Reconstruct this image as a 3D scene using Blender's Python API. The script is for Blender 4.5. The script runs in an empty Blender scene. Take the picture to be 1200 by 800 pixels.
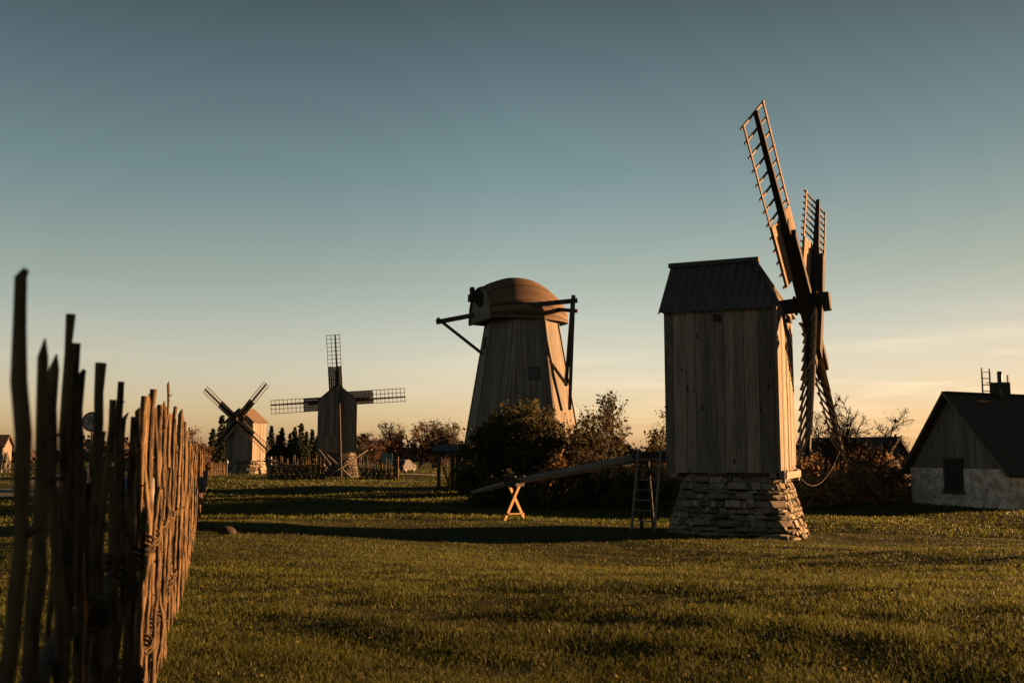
import bpy, bmesh, math, random
import numpy as np
from mathutils import Vector, Matrix

# ------------------------------------------------------------------ camera, sky, sun, exposure
scene = bpy.context.scene
COL = scene.collection
F = 1167.0; PITCH = math.atan(126 / F); EYE = 1.6
cam_d = bpy.data.cameras.new('camera'); cam = bpy.data.objects.new('camera', cam_d); COL.objects.link(cam)
cam.location = (0, 0, EYE); cam.rotation_euler = (math.pi / 2 + PITCH, 0, 0)
cam_d.sensor_width = 36; cam_d.lens = 36 * F / 1200; cam_d.clip_end = 3000; cam_d.clip_start = 0.05
cam_d.dof.use_dof = True; cam_d.dof.focus_distance = 30; cam_d.dof.aperture_fstop = 3.6
scene.camera = cam

SUN_AZ = math.radians(15)      # from +X towards +Y
SUN_EL = math.radians(6.0)
world = bpy.data.worlds.new('World'); scene.world = world; world.use_nodes = True
wn = world.node_tree; wl = wn.links
for n in list(wn.nodes): wn.nodes.remove(n)
w_out = wn.nodes.new('ShaderNodeOutputWorld'); w_bg = wn.nodes.new('ShaderNodeBackground')
w_sky = wn.nodes.new('ShaderNodeTexSky'); w_sky.sky_type = 'NISHITA'; w_sky.sun_disc = False
w_sky.sun_elevation = SUN_EL; w_sky.sun_rotation = math.radians(90) - SUN_AZ
w_sky.air_density = 1.0; w_sky.dust_density = 1.0; w_sky.ozone_density = 1.0
w_bg.inputs['Strength'].default_value = 0.05
w_geo = wn.nodes.new('ShaderNodeTexCoord')
w_sep = wn.nodes.new('ShaderNodeSeparateXYZ'); wl.new(w_geo.outputs['Generated'], w_sep.inputs[0])
def w_math(op, a, b):
    n = wn.nodes.new('ShaderNodeMath'); n.operation = op
    for i, v in enumerate((a, b)):
        if v is None: continue
        if isinstance(v, (int, float)): n.inputs[i].default_value = v
        else: wl.new(v, n.inputs[i])
    return n.outputs[0]
def w_mix(kind, fac, a, b):
    n = wn.nodes.new('ShaderNodeMix'); n.data_type = 'RGBA'; n.blend_type = kind; n.clamp_result = False
    for sock, v in ((n.inputs[0], fac), (n.inputs[6], a), (n.inputs[7], b)):
        if isinstance(v, (int, float)): sock.default_value = v
        elif isinstance(v, tuple): sock.default_value = v
        else: wl.new(v, sock)
    return n.outputs[2]
# the air of that evening: clearer overhead, warmer and denser towards the horizon than the sky model's default
w_ramp = wn.nodes.new('ShaderNodeValToRGB'); cr = w_ramp.color_ramp
stops = [(0.0, (1.5, 1.4, 2.1)), (.015, (1.50, 1.38, 2.0)), (.04, (1.38, 1.24, 1.70)), (.096, (1.36, 1.18, 1.32)), (.17, (1.10, 1.0, .92)),
         (.262, (.81, .84, .78)), (.35, (.61, .65, .59)), (.42, (.44, .46, .41)), (.6, (.34, .35, .33))]
for i, (p, c) in enumerate(stops):
    e = cr.elements[i] if i < 2 else cr.elements.new(p / .6)
    e.position = p / .6; e.color = (c[0] / 2.2, c[1] / 2.2, c[2] / 2.2, 1)
wl.new(w_math('DIVIDE', w_sep.outputs[2], .6), w_ramp.inputs[0])
w_xp = w_math('MAXIMUM', w_sep.outputs[0], 0.0)
w_azp = w_math('MULTIPLY', w_xp, w_math('ADD', .80, w_math('MULTIPLY', w_xp, .51)))
w_azn = w_math('MULTIPLY', w_math('MINIMUM', w_sep.outputs[0], 0.0), .42)
w_az = w_math('ADD', w_math('SUBTRACT', 1.45, w_azp), w_azn)
w_cc = wn.nodes.new('ShaderNodeCombineXYZ')
for i in range(3): wl.new(w_az, w_cc.inputs[i])
w_col = w_mix('MULTIPLY', 1.0, w_mix('MULTIPLY', 1.0, w_sky.outputs[0], w_ramp.outputs[0]), w_cc.outputs[0])
# thin streaks of cloud low over the horizon
w_map = wn.nodes.new('ShaderNodeMapping'); w_map.inputs['Scale'].default_value = (3.0, 3.0, 34.0); w_map.inputs['Rotation'].default_value = (0, math.radians(2.5), 0)
wl.new(w_geo.outputs['Generated'], w_map.inputs[0])
w_noi = wn.nodes.new('ShaderNodeTexNoise'); w_noi.inputs['Scale'].default_value = 1.6; w_noi.inputs['Detail'].default_value = 6; w_noi.inputs['Roughness'].default_value = .55; w_noi.inputs['Distortion'].default_value = .6
wl.new(w_map.outputs[0], w_noi.inputs['Vector'])
w_cr = wn.nodes.new('ShaderNodeMapRange'); w_cr.inputs[1].default_value = .50; w_cr.inputs[2].default_value = .74; wl.new(w_noi.outputs[0], w_cr.inputs[0])
w_lo = wn.nodes.new('ShaderNodeMapRange'); w_lo.inputs[1].default_value = .14; w_lo.inputs[2].default_value = .06; wl.new(w_sep.outputs[2], w_lo.inputs[0])
w_rt = wn.nodes.new('ShaderNodeMapRange'); w_rt.inputs[1].default_value = -.12; w_rt.inputs[2].default_value = .3; w_rt.inputs[3].default_value = .15; wl.new(w_sep.outputs[0], w_rt.inputs[0])
w_cl = w_math('MULTIPLY', w_math('MULTIPLY', w_cr.outputs[0], w_lo.outputs[0]), w_math('MULTIPLY', w_rt.outputs[0], .3))
w_col = w_mix('MIX', w_cl, w_col, (5.6, 3.95, 2.55, 1))
wl.new(w_col, w_bg.inputs['Color']); wl.new(w_bg.outputs[0], w_out.inputs['Surface'])

sun_d = bpy.data.lights.new('sun', 'SUN'); sun = bpy.data.objects.new('sun', sun_d); COL.objects.link(sun)
sun_d.energy = 5.0; sun_d.angle = math.radians(0.53); sun_d.color = (1.0, 0.50, 0.205)
to_sun = Vector((math.cos(SUN_EL) * math.cos(SUN_AZ), math.cos(SUN_EL) * math.sin(SUN_AZ), math.sin(SUN_EL)))
sun.rotation_euler = (-to_sun).to_track_quat('-Z', 'Y').to_euler(); sun.location = (30, 10, 40)
vs = scene.view_settings
vs.view_transform = 'Standard'; vs.look = 'None'; vs.gamma = 1; vs.use_curve_mapping = False
vs.exposure = 2.6
scene.render.engine = 'CYCLES'
scene.cycles.use_denoising = True
scene.cycles.max_bounces = 5; scene.cycles.transparent_max_bounces = 8
scene.render.use_persistent_data = False

# ------------------------------------------------------------------ helpers
rng = np.random.default_rng(11); R = random.Random(5)
PI = math.pi
def rad(a): return math.radians(a)
def V(*a): return np.array(a, float)
def unit(v): v = np.asarray(v, float); return v / np.linalg.norm(v)
def smooth(a, b, x):
    t = np.clip((np.asarray(x, float) - a) / (b - a), 0, 1); return t * t * (3 - 2 * t)
def at(px, py, Y):
    """The world point seen at pixel px, py of the 1200 x 800 photograph at depth Y: used to measure the place."""
    u = (px - 600) / F; v = (400 - py) / F
    d = V(u, math.cos(PITCH) - v * math.sin(PITCH), math.sin(PITCH) + v * math.cos(PITCH))
    return d * Y / d[1] + V(0, 0, EYE)

# lay of the land: level by the fence, dipping to the mills, with lumps in the turf
_w = [(rng.uniform(0, 2 * PI), rng.uniform(0, 2 * PI), rng.uniform(.55, 3.2)) for _ in range(26)]
def G(x, y):
    x = np.asarray(x, float); y = np.asarray(y, float)
    drop = smooth(9, 27, y - .25 * x) * (.45 + .55 * smooth(-10, 4, x)) + .55 * smooth(24, 60, y) * (1 - smooth(-10, 4, x))
    z = -drop - .25 * smooth(10, 34, x) - .0012 * np.clip(y - 60, 0, 200)
    z = z + .10 * np.sin(x * .21 + 1.1) * np.sin(y * .23 + .4) * smooth(4, 14, y) + .06 * np.sin(x * .47 + y * .36 + 2.0)
    lump = 0
    for a, ph, wl_ in _w:
        lump = lump + np.sin((x * math.cos(a) + y * math.sin(a)) * 2 * PI / wl_ + ph) * wl_
    fade = np.clip(1 - np.abs(y - 20) / 60, 0, 1)
    z = z + lump * .0023 * fade * (.6 + .4 * np.sin(x * .3 + 2) * np.sin(y * .21))
    return z
def GZ(x, y): return float(G(x, y))

class MB:
    """Collects shapes; every vertex carries 'loc' = (metres along the grain, metres across, a number per piece)."""
    def __init__(s): s.v = []; s.f = []; s.l = []; s.smooth = []
    def add(s, verts, faces, locs, smooth=False):
        o = len(s.v); s.v += [tuple(map(float, p)) for p in verts]; s.l += [tuple(map(float, p)) for p in locs]
        s.f += [tuple(i + o for i in f) for f in faces]; s.smooth += [smooth] * len(faces)
    def beam(s, p0, p1, w, h, up=(0, 0, 1), seed=None, taper=1.0):
        p0 = V(*p0); p1 = V(*p1); d = p1 - p0; L = np.linalg.norm(d); d = d / L
        up = V(*up); a = np.cross(d, up)
        if np.linalg.norm(a) < 1e-4: a = np.cross(d, V(1, 0, .01))
        a = unit(a); b = np.cross(a, d); sd = R.random() if seed is None else seed
        vs_, ls = [], []
        for p, t, k in ((p0, 0, 1), (p1, L, taper)):
            for i, j in ((-1, -1), (1, -1), (1, 1), (-1, 1)):
                vs_.append(p + a * i * w / 2 * k + b * j * h / 2 * k); ls.append((t + sd * 7, i * w / 2 + j * h / 2 + sd * 3, sd))
        s.add(vs_, [(3, 2, 1, 0), (4, 5, 6, 7), (0, 1, 5, 4), (1, 2, 6, 5), (2, 3, 7, 6), (3, 0, 4, 7)], ls)
    def box(s, c, size, seed=None): s.beam((c[0], c[1], c[2] - size[2] / 2), (c[0], c[1], c[2] + size[2] / 2), size[0], size[1], (0, 1, 0), seed)
    def tube(s, pts, rad_, n=8, seed=None, caps=True, jitter=0.0, smooth=True):
        pts = [V(*p) for p in pts]; sd = R.random() if seed is None else seed
        if not hasattr(rad_, '__len__'): rad_ = [rad_] * len(pts)
        ref = V(0.3, 1, .2) if abs(unit(pts[-1] - pts[0])[2]) > .8 else V(0, 0, 1)
        vs_, ls = [], []; t = 0
        for i, p in enumerate(pts):
            d = unit(pts[min(i + 1, len(pts) - 1)] - pts[max(i - 1, 0)])
            a = unit(np.cross(d, ref)); b = np.cross(d, a)
            if i: t += np.linalg.norm(p - pts[i - 1])
            for k in range(n):
                an = 2 * PI * k / n; r = rad_[i] * (1 + jitter * (R.random() - .5))
                vs_.append(p + (a * math.cos(an) + b * math.sin(an)) * r); ls.append((t + sd * 7, an / PI * rad_[0] * 2 + sd, sd))
        fs = []
        for i in range(len(pts) - 1):
            for k in range(n):
                k2 = (k + 1) % n; fs.append((i * n + k, i * n + k2, (i + 1) * n + k2, (i + 1) * n + k))
        s.add(vs_, fs, ls, smooth)
        if caps:
            m = len(pts) - 1
            s.add(vs_[:n], [tuple(reversed(range(n)))], ls[:n]); s.add(vs_[m * n:], [tuple(range(n))], ls[m * n:])
    def quad(s, a, b, c, d, seed=None):
        sd = R.random() if seed is None else seed
        a, b, c, d = (V(*p) for p in (a, b, c, d)); L = np.linalg.norm(b - a); H = np.linalg.norm(d - a)
        s.add([a, b, c, d], [(0, 1, 2, 3)], [(sd * 7, sd, sd), (sd * 7, sd + L, sd), (sd * 7 + H, sd + L, sd), (sd * 7 + H, sd, sd)])
    def prism(s, poly, off, seed=None, grain=None):
        """A polygon (world points) given thickness by the vector off; grain = unit vector of the wood."""
        sd = R.random() if seed is None else seed
        poly = [V(*p) for p in poly]; off = V(*off); n = len(poly); g = V(0, 0, 1) if grain is None else V(*grain)
        ac = np.cross(unit(off), g); ac = unit(ac) if np.linalg.norm(ac) > 1e-5 else V(1, 0, 0)
        vs_ = poly + [p + off for p in poly]; ls = [(p @ g, p @ ac, sd) for p in vs_]
        s.add(vs_, [tuple(range(n)), tuple(reversed(range(n, 2 * n)))] + [(i, i + n, (i + 1) % n + n, (i + 1) % n) for i in range(n)], ls)
    def build(s, name, mat, parent=None, fix=True):
        me = bpy.data.meshes.new(name); org = wloc(parent)
        me.from_pydata([(p[0] - org[0], p[1] - org[1], p[2] - org[2]) for p in s.v], [], s.f)
        at_ = me.attributes.new('loc', 'FLOAT_VECTOR', 'POINT'); at_.data.foreach_set('vector', np.array(s.l, 'f').ravel())
        me.polygons.foreach_set('use_smooth', np.array(s.smooth, bool))
        if fix:
            bm = bmesh.new(); bm.from_mesh(me); bmesh.ops.recalc_face_normals(bm, faces=bm.faces); bm.to_mesh(me); bm.free()
        return link(name, me, mat, parent)
def wloc(o):
    p = V(0, 0, 0)
    while o is not None: p = p + V(*o.location); o = o.parent
    return p
def link(name, me, mat, parent=None):
    o = bpy.data.objects.new(name, me); COL.objects.link(o)
    if mat is not None: me.materials.append(mat)
    if parent is not None: o.parent = parent
    return o
def tag(o, label=None, cat=None, group=None, kind=None):
    for k, v in (('label', label), ('category', cat), ('group', group), ('kind', kind)):
        if v: o[k] = v
    return o
def thing(name, loc, label, cat, group=None):
    o = bpy.data.objects.new(name, None); COL.objects.link(o); o.location = tuple(map(float, loc)); o.empty_display_size = .3
    return tag(o, label, cat, group)
def copy_tree(o, parent=None):
    c = o.copy(); COL.objects.link(c)
    if parent is not None: c.parent = parent
    for ch in [k for k in COL.objects if k.parent == o]: copy_tree(ch, c)
    return c
def big_mesh(name, verts, faces_flat, sizes, loc, mat, parent=None, smooth=False, normals=None):
    """numpy route for dense meshes."""
    me = bpy.data.meshes.new(name); nv = len(verts); org = wloc(parent)
    me.vertices.add(nv); me.vertices.foreach_set('co', (np.asarray(verts, 'f') - org.astype('f')).ravel())
    me.loops.add(len(faces_flat)); me.loops.foreach_set('vertex_index', np.asarray(faces_flat, 'i'))
    me.polygons.add(len(sizes)); st = np.zeros(len(sizes), 'i'); st[1:] = np.cumsum(sizes)[:-1]
    me.polygons.foreach_set('loop_start', st); 
    a = me.attributes.new('loc', 'FLOAT_VECTOR', 'POINT'); a.data.foreach_set('vector', np.asarray(loc, 'f').ravel())
    me.update(calc_edges=True)
    if smooth: me.polygons.foreach_set('use_smooth', np.ones(len(sizes), bool))
    return link(name, me, mat, parent)

# ------------------------------------------------------------------ materials
class NT:
    def __init__(s, name, rough=.85, spec=.2):
        s.m = bpy.data.materials.new(name); s.m.use_nodes = True; s.t = s.m.node_tree; s.b = s.t.nodes['Principled BSDF']
        s.b.inputs['Roughness'].default_value = rough; s.b.inputs['Specular IOR Level'].default_value = spec
        s.x = 0
    def n(s, typ, **k):
        o = s.t.nodes.new(typ)
        for a, v in k.items(): setattr(o, a, v)
        return o
    def set(s, sock, v):
        if isinstance(v, (int, float)): sock.default_value = v
        elif isinstance(v, tuple): sock.default_value = v if len(v) == len(sock.default_value) else v + (1,)
        else: s.t.links.new(v, sock)
    def loc(s, obj=False):
        if obj: return s.n('ShaderNodeTexCoord').outputs['Object']
        return s.n('ShaderNodeAttribute', attribute_name='loc').outputs['Vector']
    def sep(s, v):
        o = s.n('ShaderNodeSeparateXYZ'); s.set(o.inputs[0], v); return o.outputs
    def scale(s, v, sc):
        o = s.n('ShaderNodeVectorMath', operation='MULTIPLY'); s.set(o.inputs[0], v); s.set(o.inputs[1], sc); return o.outputs[0]
    def noise(s, v, scale=1, detail=4, rough=.55, dist=0.0):
        o = s.n('ShaderNodeTexNoise'); s.set(o.inputs['Vector'], v); s.set(o.inputs['Scale'], scale); s.set(o.inputs['Detail'], detail); s.set(o.inputs['Roughness'], rough); s.set(o.inputs['Distortion'], dist); return o.outputs[0]
    def vor(s, v, scale=1, feature='F1', out='Distance'):
        o = s.n('ShaderNodeTexVoronoi', feature=feature); s.set(o.inputs['Vector'], v); s.set(o.inputs['Scale'], scale); return o.outputs[out]
    def rng(s, v, a, b, c=0.0, d=1.0):
        o = s.n('ShaderNodeMapRange'); s.set(o.inputs[0], v)
        for i, q in enumerate((a, b, c, d)): s.set(o.inputs[1 + i], q)
        return o.outputs[0]
    def math(s, op, a, b=0.0):
        o = s.n('ShaderNodeMath', operation=op); s.set(o.inputs[0], a); s.set(o.inputs[1], b); return o.outputs[0]
    def mix(s, f, a, b, kind='MIX'):
        o = s.n('ShaderNodeMix', data_type='RGBA', blend_type=kind); s.set(o.inputs[0], f); s.set(o.inputs[6], a); s.set(o.inputs[7], b); return o.outputs[2]
    def bump(s, h, strength=.5, dist=.01):
        o = s.n('ShaderNodeBump'); s.set(o.inputs['Strength'], strength); s.set(o.inputs['Distance'], dist); s.set(o.inputs['Height'], h); s.t.links.new(o.outputs[0], s.b.inputs['Normal'])
    def col(s, c): s.set(s.b.inputs['Base Color'], c)

def wood(name, dark, light, knots=0.0, plank=0.0, grain=28, bump=.5, obj=False, vary=.5):
    """Weathered timber: streaks along the grain, a tone per piece, knots; plank > 0 rules seams that far apart."""
    t = NT(name); L = t.loc(); x, y, z = t.sep(L)
    g = t.noise(t.scale(L, (1.3, grain, 9)), 1, 5, .6, .4); g2 = t.noise(t.scale(L, (.5, 5, 9)), 1, 3)
    f = t.math('ADD', t.math('MULTIPLY', g, .65), t.math('MULTIPLY', g2, .45))
    f = t.rng(f, .3, .8)
    if plank:
        pn = t.math('FLOOR', t.math('DIVIDE', y, plank)); w_ = t.n('ShaderNodeTexWhiteNoise', noise_dimensions='1D'); t.set(w_.inputs['W'], pn); pv = w_.outputs[0]
    else:
        w_ = t.n('ShaderNodeTexWhiteNoise', noise_dimensions='1D'); t.set(w_.inputs['W'], t.math('MULTIPLY', z, 917.0)); pv = w_.outputs[0]
    c = t.mix(f, dark + (1,), light + (1,))
    pt = t.rng(pv, 0, 1, 1 - vary * .7, 1 + vary * .5)
    cm = t.n('ShaderNodeCombineXYZ'); [t.set(cm.inputs[i], pt) for i in range(3)]
    c = t.mix(1.0, c, cm.outputs[0], 'MULTIPLY')
    h = f
    if knots:
        k = t.vor(t.scale(L, (1.6, 4.6, 5)), 1.0); kk = t.rng(k, .09, .2, 1, 0)
        on = t.math('GREATER_THAN', t.noise(t.scale(L, (1.1, 2.3, 3)), 1, 1), .5)
        kk = t.math('MULTIPLY', kk, on); c = t.mix(t.math('MULTIPLY', kk, knots), c, tuple(q * .3 for q in dark) + (1,)); h = t.math('SUBTRACT', h, kk)
    if plank:
        fr = t.math('FRACT', t.math('DIVIDE', y, plank)); e = t.math('MINIMUM', fr, t.math('SUBTRACT', 1.0, fr)); sm = t.rng(e, .02, .07, 1, 0)
        c = t.mix(t.math('MULTIPLY', sm, .7), c, tuple(q * .35 for q in dark) + (1,)); h = t.math('SUBTRACT', h, t.math('MULTIPLY', sm, 2.0))
    t.col(c); t.bump(h, bump, .012); return t.m
M = {}
M['grey_wood'] = wood('grey_wood', (.044, .039, .034), (.19, .165, .137), knots=.97, vary=.65)
M['beam_wood'] = wood('beam_wood', (.022, .019, .016), (.065, .055, .045), vary=.4)
M['sail_wood'] = wood('sail_wood', (.07, .055, .04), (.22, .165, .115), vary=.5)
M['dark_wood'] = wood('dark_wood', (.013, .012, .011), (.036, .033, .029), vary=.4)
M['tarred_wood'] = wood('tarred_wood', (.006, .0055, .005), (.02, .018, .016), vary=.3)
M['tower_wood'] = wood('tower_wood', (.05, .046, .041), (.19, .173, .148), plank=.17, vary=.36)
M['cap_wood'] = wood('cap_wood', (.024, .017, .012), (.135, .088, .054), plank=.16, vary=.85)
M['gable_wood'] = wood('gable_wood', (.055, .05, .044), (.19, .172, .148), vary=.5)
M['mill_wood'] = wood('mill_wood', (.10, .082, .064), (.27, .22, .17), plank=.2, vary=.4)
M['new_wood'] = wood('new_wood', (.12, .070, .029), (.22, .138, .06), vary=.2)
M['pale_log'] = wood('pale_log', (.065, .06, .052), (.15, .137, .118), vary=.2)

def bark():
    t = NT('stake_bark', .9); L = t.loc(); x, y, z = t.sep(L)
    a = t.noise(t.scale(L, (9, 34, 5)), 1, 6, .65, .6); b = t.noise(t.scale(L, (2.2, 7, 5)), 1, 3)
    r = t.noise(t.scale(L, (34, 4, 5)), 1, 2)
    c = t.mix(t.rng(a, .38, .62), (.010, .007, .004, 1), (.098, .064, .032, 1)); c = t.mix(t.rng(b, .48, .66), c, (.118, .082, .042, 1))
    w_ = t.n('ShaderNodeTexWhiteNoise', noise_dimensions='1D'); t.set(w_.inputs['W'], t.math('MULTIPLY', z, 917.0)); pt = t.rng(w_.outputs[0], 0, 1, .6, 1.2)
    cm = t.n('ShaderNodeCombineXYZ'); [t.set(cm.inputs[i], pt) for i in range(3)]
    t.col(t.mix(1.0, c, cm.outputs[0], 'MULTIPLY')); t.bump(t.math('ADD', a, t.math('MULTIPLY', r, .5)), 1.0, .022); return t.m
M['bark'] = bark()
def stone(name, a, b, rough=.9):
    t = NT(name, rough); L = t.loc(); x, y, z = t.sep(L); O = t.loc(True)
    w_ = t.n('ShaderNodeTexWhiteNoise', noise_dimensions='1D'); t.set(w_.inputs['W'], t.math('MULTIPLY', z, 917.0))
    n1 = t.noise(O, 9, 6, .6); n2 = t.noise(O, 2.5, 3)
    c = t.mix(w_.outputs[0], a + (1,), b + (1,)); pt = t.rng(n1, .3, .7, .6, 1.25)
    cm = t.n('ShaderNodeCombineXYZ'); [t.set(cm.inputs[i], pt) for i in range(3)]
    c = t.mix(1.0, c, cm.outputs[0], 'MULTIPLY'); c = t.mix(t.rng(n2, .55, .72, 0, .6), c, (.14, .14, .11, 1))
    t.col(c); t.bump(t.noise(O, 22, 6, .65), .6, .02); return t.m
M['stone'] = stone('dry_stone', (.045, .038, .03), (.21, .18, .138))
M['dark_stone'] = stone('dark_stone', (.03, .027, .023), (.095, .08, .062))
def plain(name, c, rough=.7, nz=8, amt=.35, spec=.3):
    t = NT(name, rough, spec); n = t.noise(t.loc(True), nz, 5); t.col(t.mix(n, tuple(q * (1 - amt) for q in c) + (1,), tuple(q * (1 + amt) for q in c) + (1,))); t.bump(n, .2, .01); return t.m
M['core'] = plain('matte_dark', (.02, .018, .015), .95)  # one near-black matte for fills, hatch, pane, cradle and boulder
M['iron'] = plain('black_iron', (.03, .029, .028), .55)
M['black'] = plain('black_enamel', (.015, .015, .015), .45)
M['sheet'] = plain('asbestos_sheet', (.038, .039, .04), .85, 3, .5)
M['glass'] = plain('window_glass', (.03, .035, .04), .08, 3, .2, .5)
M['white'] = plain('white_paint', (.2, .2, .19), .6, 5, .1)
M['red'] = plain('red_paint', (.16, .02, .016), .5, 5, .15)
M['teal'] = plain('turquoise_paint', (.05, .15, .165), .6, 4, .25)
M['rope'] = plain('rope', (.05, .04, .03), .9, 30)
M['gravel'] = plain('gravel', (.15, .135, .115), .95, 5, .3)
M['asphalt'] = plain('asphalt', (.055, .058, .062), .85, 12, .3)
M['tin'] = plain('blue_grey_tin', (.05, .068, .095), .5, 6, .3)
M['tile'] = plain('old_roof', (.034, .031, .027), .9, 5, .6)
M['brown_roof'] = plain('shingle_roof', (.07, .05, .036), .9, 5, .4)
M['lantern'] = plain('pale_plastic', (.12, .12, .115), .5)
M['skin'] = plain('skin', (.50, .28, .19), .6, 20, .1)
M['hair'] = plain('hair', (.10, .06, .035), .7, 40, .4)
M['jacket'] = plain('blue_jacket', (.05, .09, .16), .8, 20, .25)
M['coat'] = plain('grey_coat', (.11, .115, .13), .85, 20, .25)
M['trouser'] = plain('dark_trousers', (.025, .025, .03), .85, 20, .25)
M['cap_red'] = plain('orange_knit_cap', (.50, .15, .05), .9, 60, .25)
M['car_paint'] = plain('dark_car_paint', (.015, .018, .022), .55, 3, .15, .25)
M['tyre'] = plain('tyre', (.015, .015, .015), .9)
M['lamp_red'] = plain('tail_lamp', (.35, .02, .015), .3, 5, .1, .5)
def plaster():
    t = NT('limewashed_stone', .92); O = t.loc(True); n = t.noise(O, 2.2, 6, .65); v = t.vor(t.scale(O, (1, 1, 1.7)), 2.2, 'DISTANCE_TO_EDGE')
    n3 = t.noise(O, 9, 5, .6)
    c = t.mix(t.rng(n, .35, .65), (.22, .195, .16, 1), (.62, .57, .49, 1)); c = t.mix(t.rng(n3, .5, .72, 0, .75), c, (.13, .11, .09, 1))
    t.col(c); t.bump(t.math('ADD', t.rng(v, 0, .12), n3), .7, .04); return t.m
M['plaster'] = plaster()
def leafm(name, c1, c2, trans=.35, rough=.75):
    m = bpy.data.materials.new(name); m.use_nodes = True; t = m.node_tree; L = t.links; b = t.nodes['Principled BSDF']; out = t.nodes['Material Output']
    a = t.nodes.new('ShaderNodeAttribute'); a.attribute_name = 'loc'; sp = t.nodes.new('ShaderNodeSeparateXYZ'); L.new(a.outputs['Vector'], sp.inputs[0])
    mx = t.nodes.new('ShaderNodeMix'); mx.data_type = 'RGBA'; L.new(sp.outputs[2], mx.inputs[0]); mx.inputs[6].default_value = c1 + (1,); mx.inputs[7].default_value = c2 + (1,)
    L.new(mx.outputs[2], b.inputs['Base Color']); b.inputs['Roughness'].default_value = rough; b.inputs['Specular IOR Level'].default_value = .15
    tr = t.nodes.new('ShaderNodeBsdfTranslucent'); L.new(mx.outputs[2], tr.inputs[0]); ms = t.nodes.new('ShaderNodeMixShader'); ms.inputs[0].default_value = trans
    L.new(b.outputs[0], ms.inputs[1]); L.new(tr.outputs[0], ms.inputs[2]); L.new(ms.outputs[0], out.inputs[0]); return m
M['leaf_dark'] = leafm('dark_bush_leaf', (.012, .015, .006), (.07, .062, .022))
M['leaf_warm'] = leafm('warm_leaf', (.024, .024, .010), (.085, .068, .022))
M['leaf_rust'] = leafm('rust_leaf', (.05, .025, .011), (.14, .068, .028))
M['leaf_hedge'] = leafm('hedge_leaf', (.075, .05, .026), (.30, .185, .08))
M['twig'] = leafm('bare_twig', (.018, .014, .011), (.055, .038, .026), .0)
M['needle'] = leafm('spruce_needle', (.012, .018, .012), (.035, .042, .022), .1)
M['grass'] = leafm('grass_blade', (.028, .034, .007), (.100, .112, .024), .45, .6)
M['dead_leaf'] = leafm('fallen_leaf', (.10, .075, .02), (.22, .18, .06), .3)
def groundm():
    t = NT('turf', 1.0, .05); O = t.loc(True); n1 = t.noise(O, .35, 4); n2 = t.noise(O, 3.5, 5, .65); n3 = t.noise(O, 28, 4, .7)
    c = t.mix(t.rng(n2, .35, .65), (.015, .020, .006, 1), (.038, .045, .013, 1)); c = t.mix(t.rng(n1, .4, .65, 0, .5), c, (.034, .030, .010, 1)); c = t.mix(t.rng(n3, .5, .75, 0, .6), c, (.045, .05, .015, 1))
    t.col(c); t.bump(t.math('ADD', n3, t.math('MULTIPLY', n2, 1.5)), 1.0, .06); return t.m
M['ground'] = groundm()

# ------------------------------------------------------------------ ground, road, gravel
def grid_axis(a, b, n, p): 
    t = np.linspace(-1, 1, n); return (a + b) / 2 + np.sign(t) * np.abs(t) ** p * (b - a) / 2
xs = np.unique(np.concatenate([np.arange(-26, 32, .22), np.linspace(-700, -26, 46), np.linspace(32, 700, 46)]))
ys = np.unique(np.concatenate([np.arange(2, 42, .22), np.arange(42, 130, 1.6), np.linspace(-60, 2, 16), np.linspace(130, 1500, 40)]))
X, Y = np.meshgrid(xs, ys); Z = G(X, Y); nx, ny = len(xs), len(ys)
idx = np.arange(nx * ny).reshape(ny, nx); q = np.stack([idx[:-1, :-1], idx[:-1, 1:], idx[1:, 1:], idx[1:, :-1]], -1).reshape(-1, 4)
g = big_mesh('ground', np.stack([X, Y, Z], -1).reshape(-1, 3), q.ravel(), np.full(len(q), 4), np.zeros((nx * ny, 3)), M['ground'], smooth=True)
tag(g, kind='structure')
def ribbon(name, pts, w, mat, lift=.02):
    m = MB(); pts = [V(*p) for p in pts]; fine = []
    for i in range(len(pts) - 1):
        for k in range(12): fine.append(pts[i] + (pts[i + 1] - pts[i]) * k / 12)
    fine.append(pts[-1]); rows = []
    for i, p in enumerate(fine):
        d = unit(fine[min(i + 1, len(fine) - 1)] - fine[max(i - 1, 0)]); nrm = V(-d[1], d[0])
        rows.append([(p[0] + nrm[0] * k, p[1] + nrm[1] * k, GZ(p[0] + nrm[0] * k, p[1] + nrm[1] * k) + lift) for k in np.linspace(-w / 2, w / 2, 5)])
    for i in range(len(rows) - 1):
        for k in range(4): m.quad(rows[i][k], rows[i][k + 1], rows[i + 1][k + 1], rows[i + 1][k], 0)
    return tag(m.build(name, mat), kind='structure')
ribbon('road', [(-90, 46), (-50, 46), (-30, 50), (-29, 60), (-42, 100), (-90, 240)], 7, M['asphalt'], .05)
ribbon('gravel_path', [(-14, 104), (-6, 99), (4, 101), (14, 112)], 5.5, M['gravel'], .05)

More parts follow.
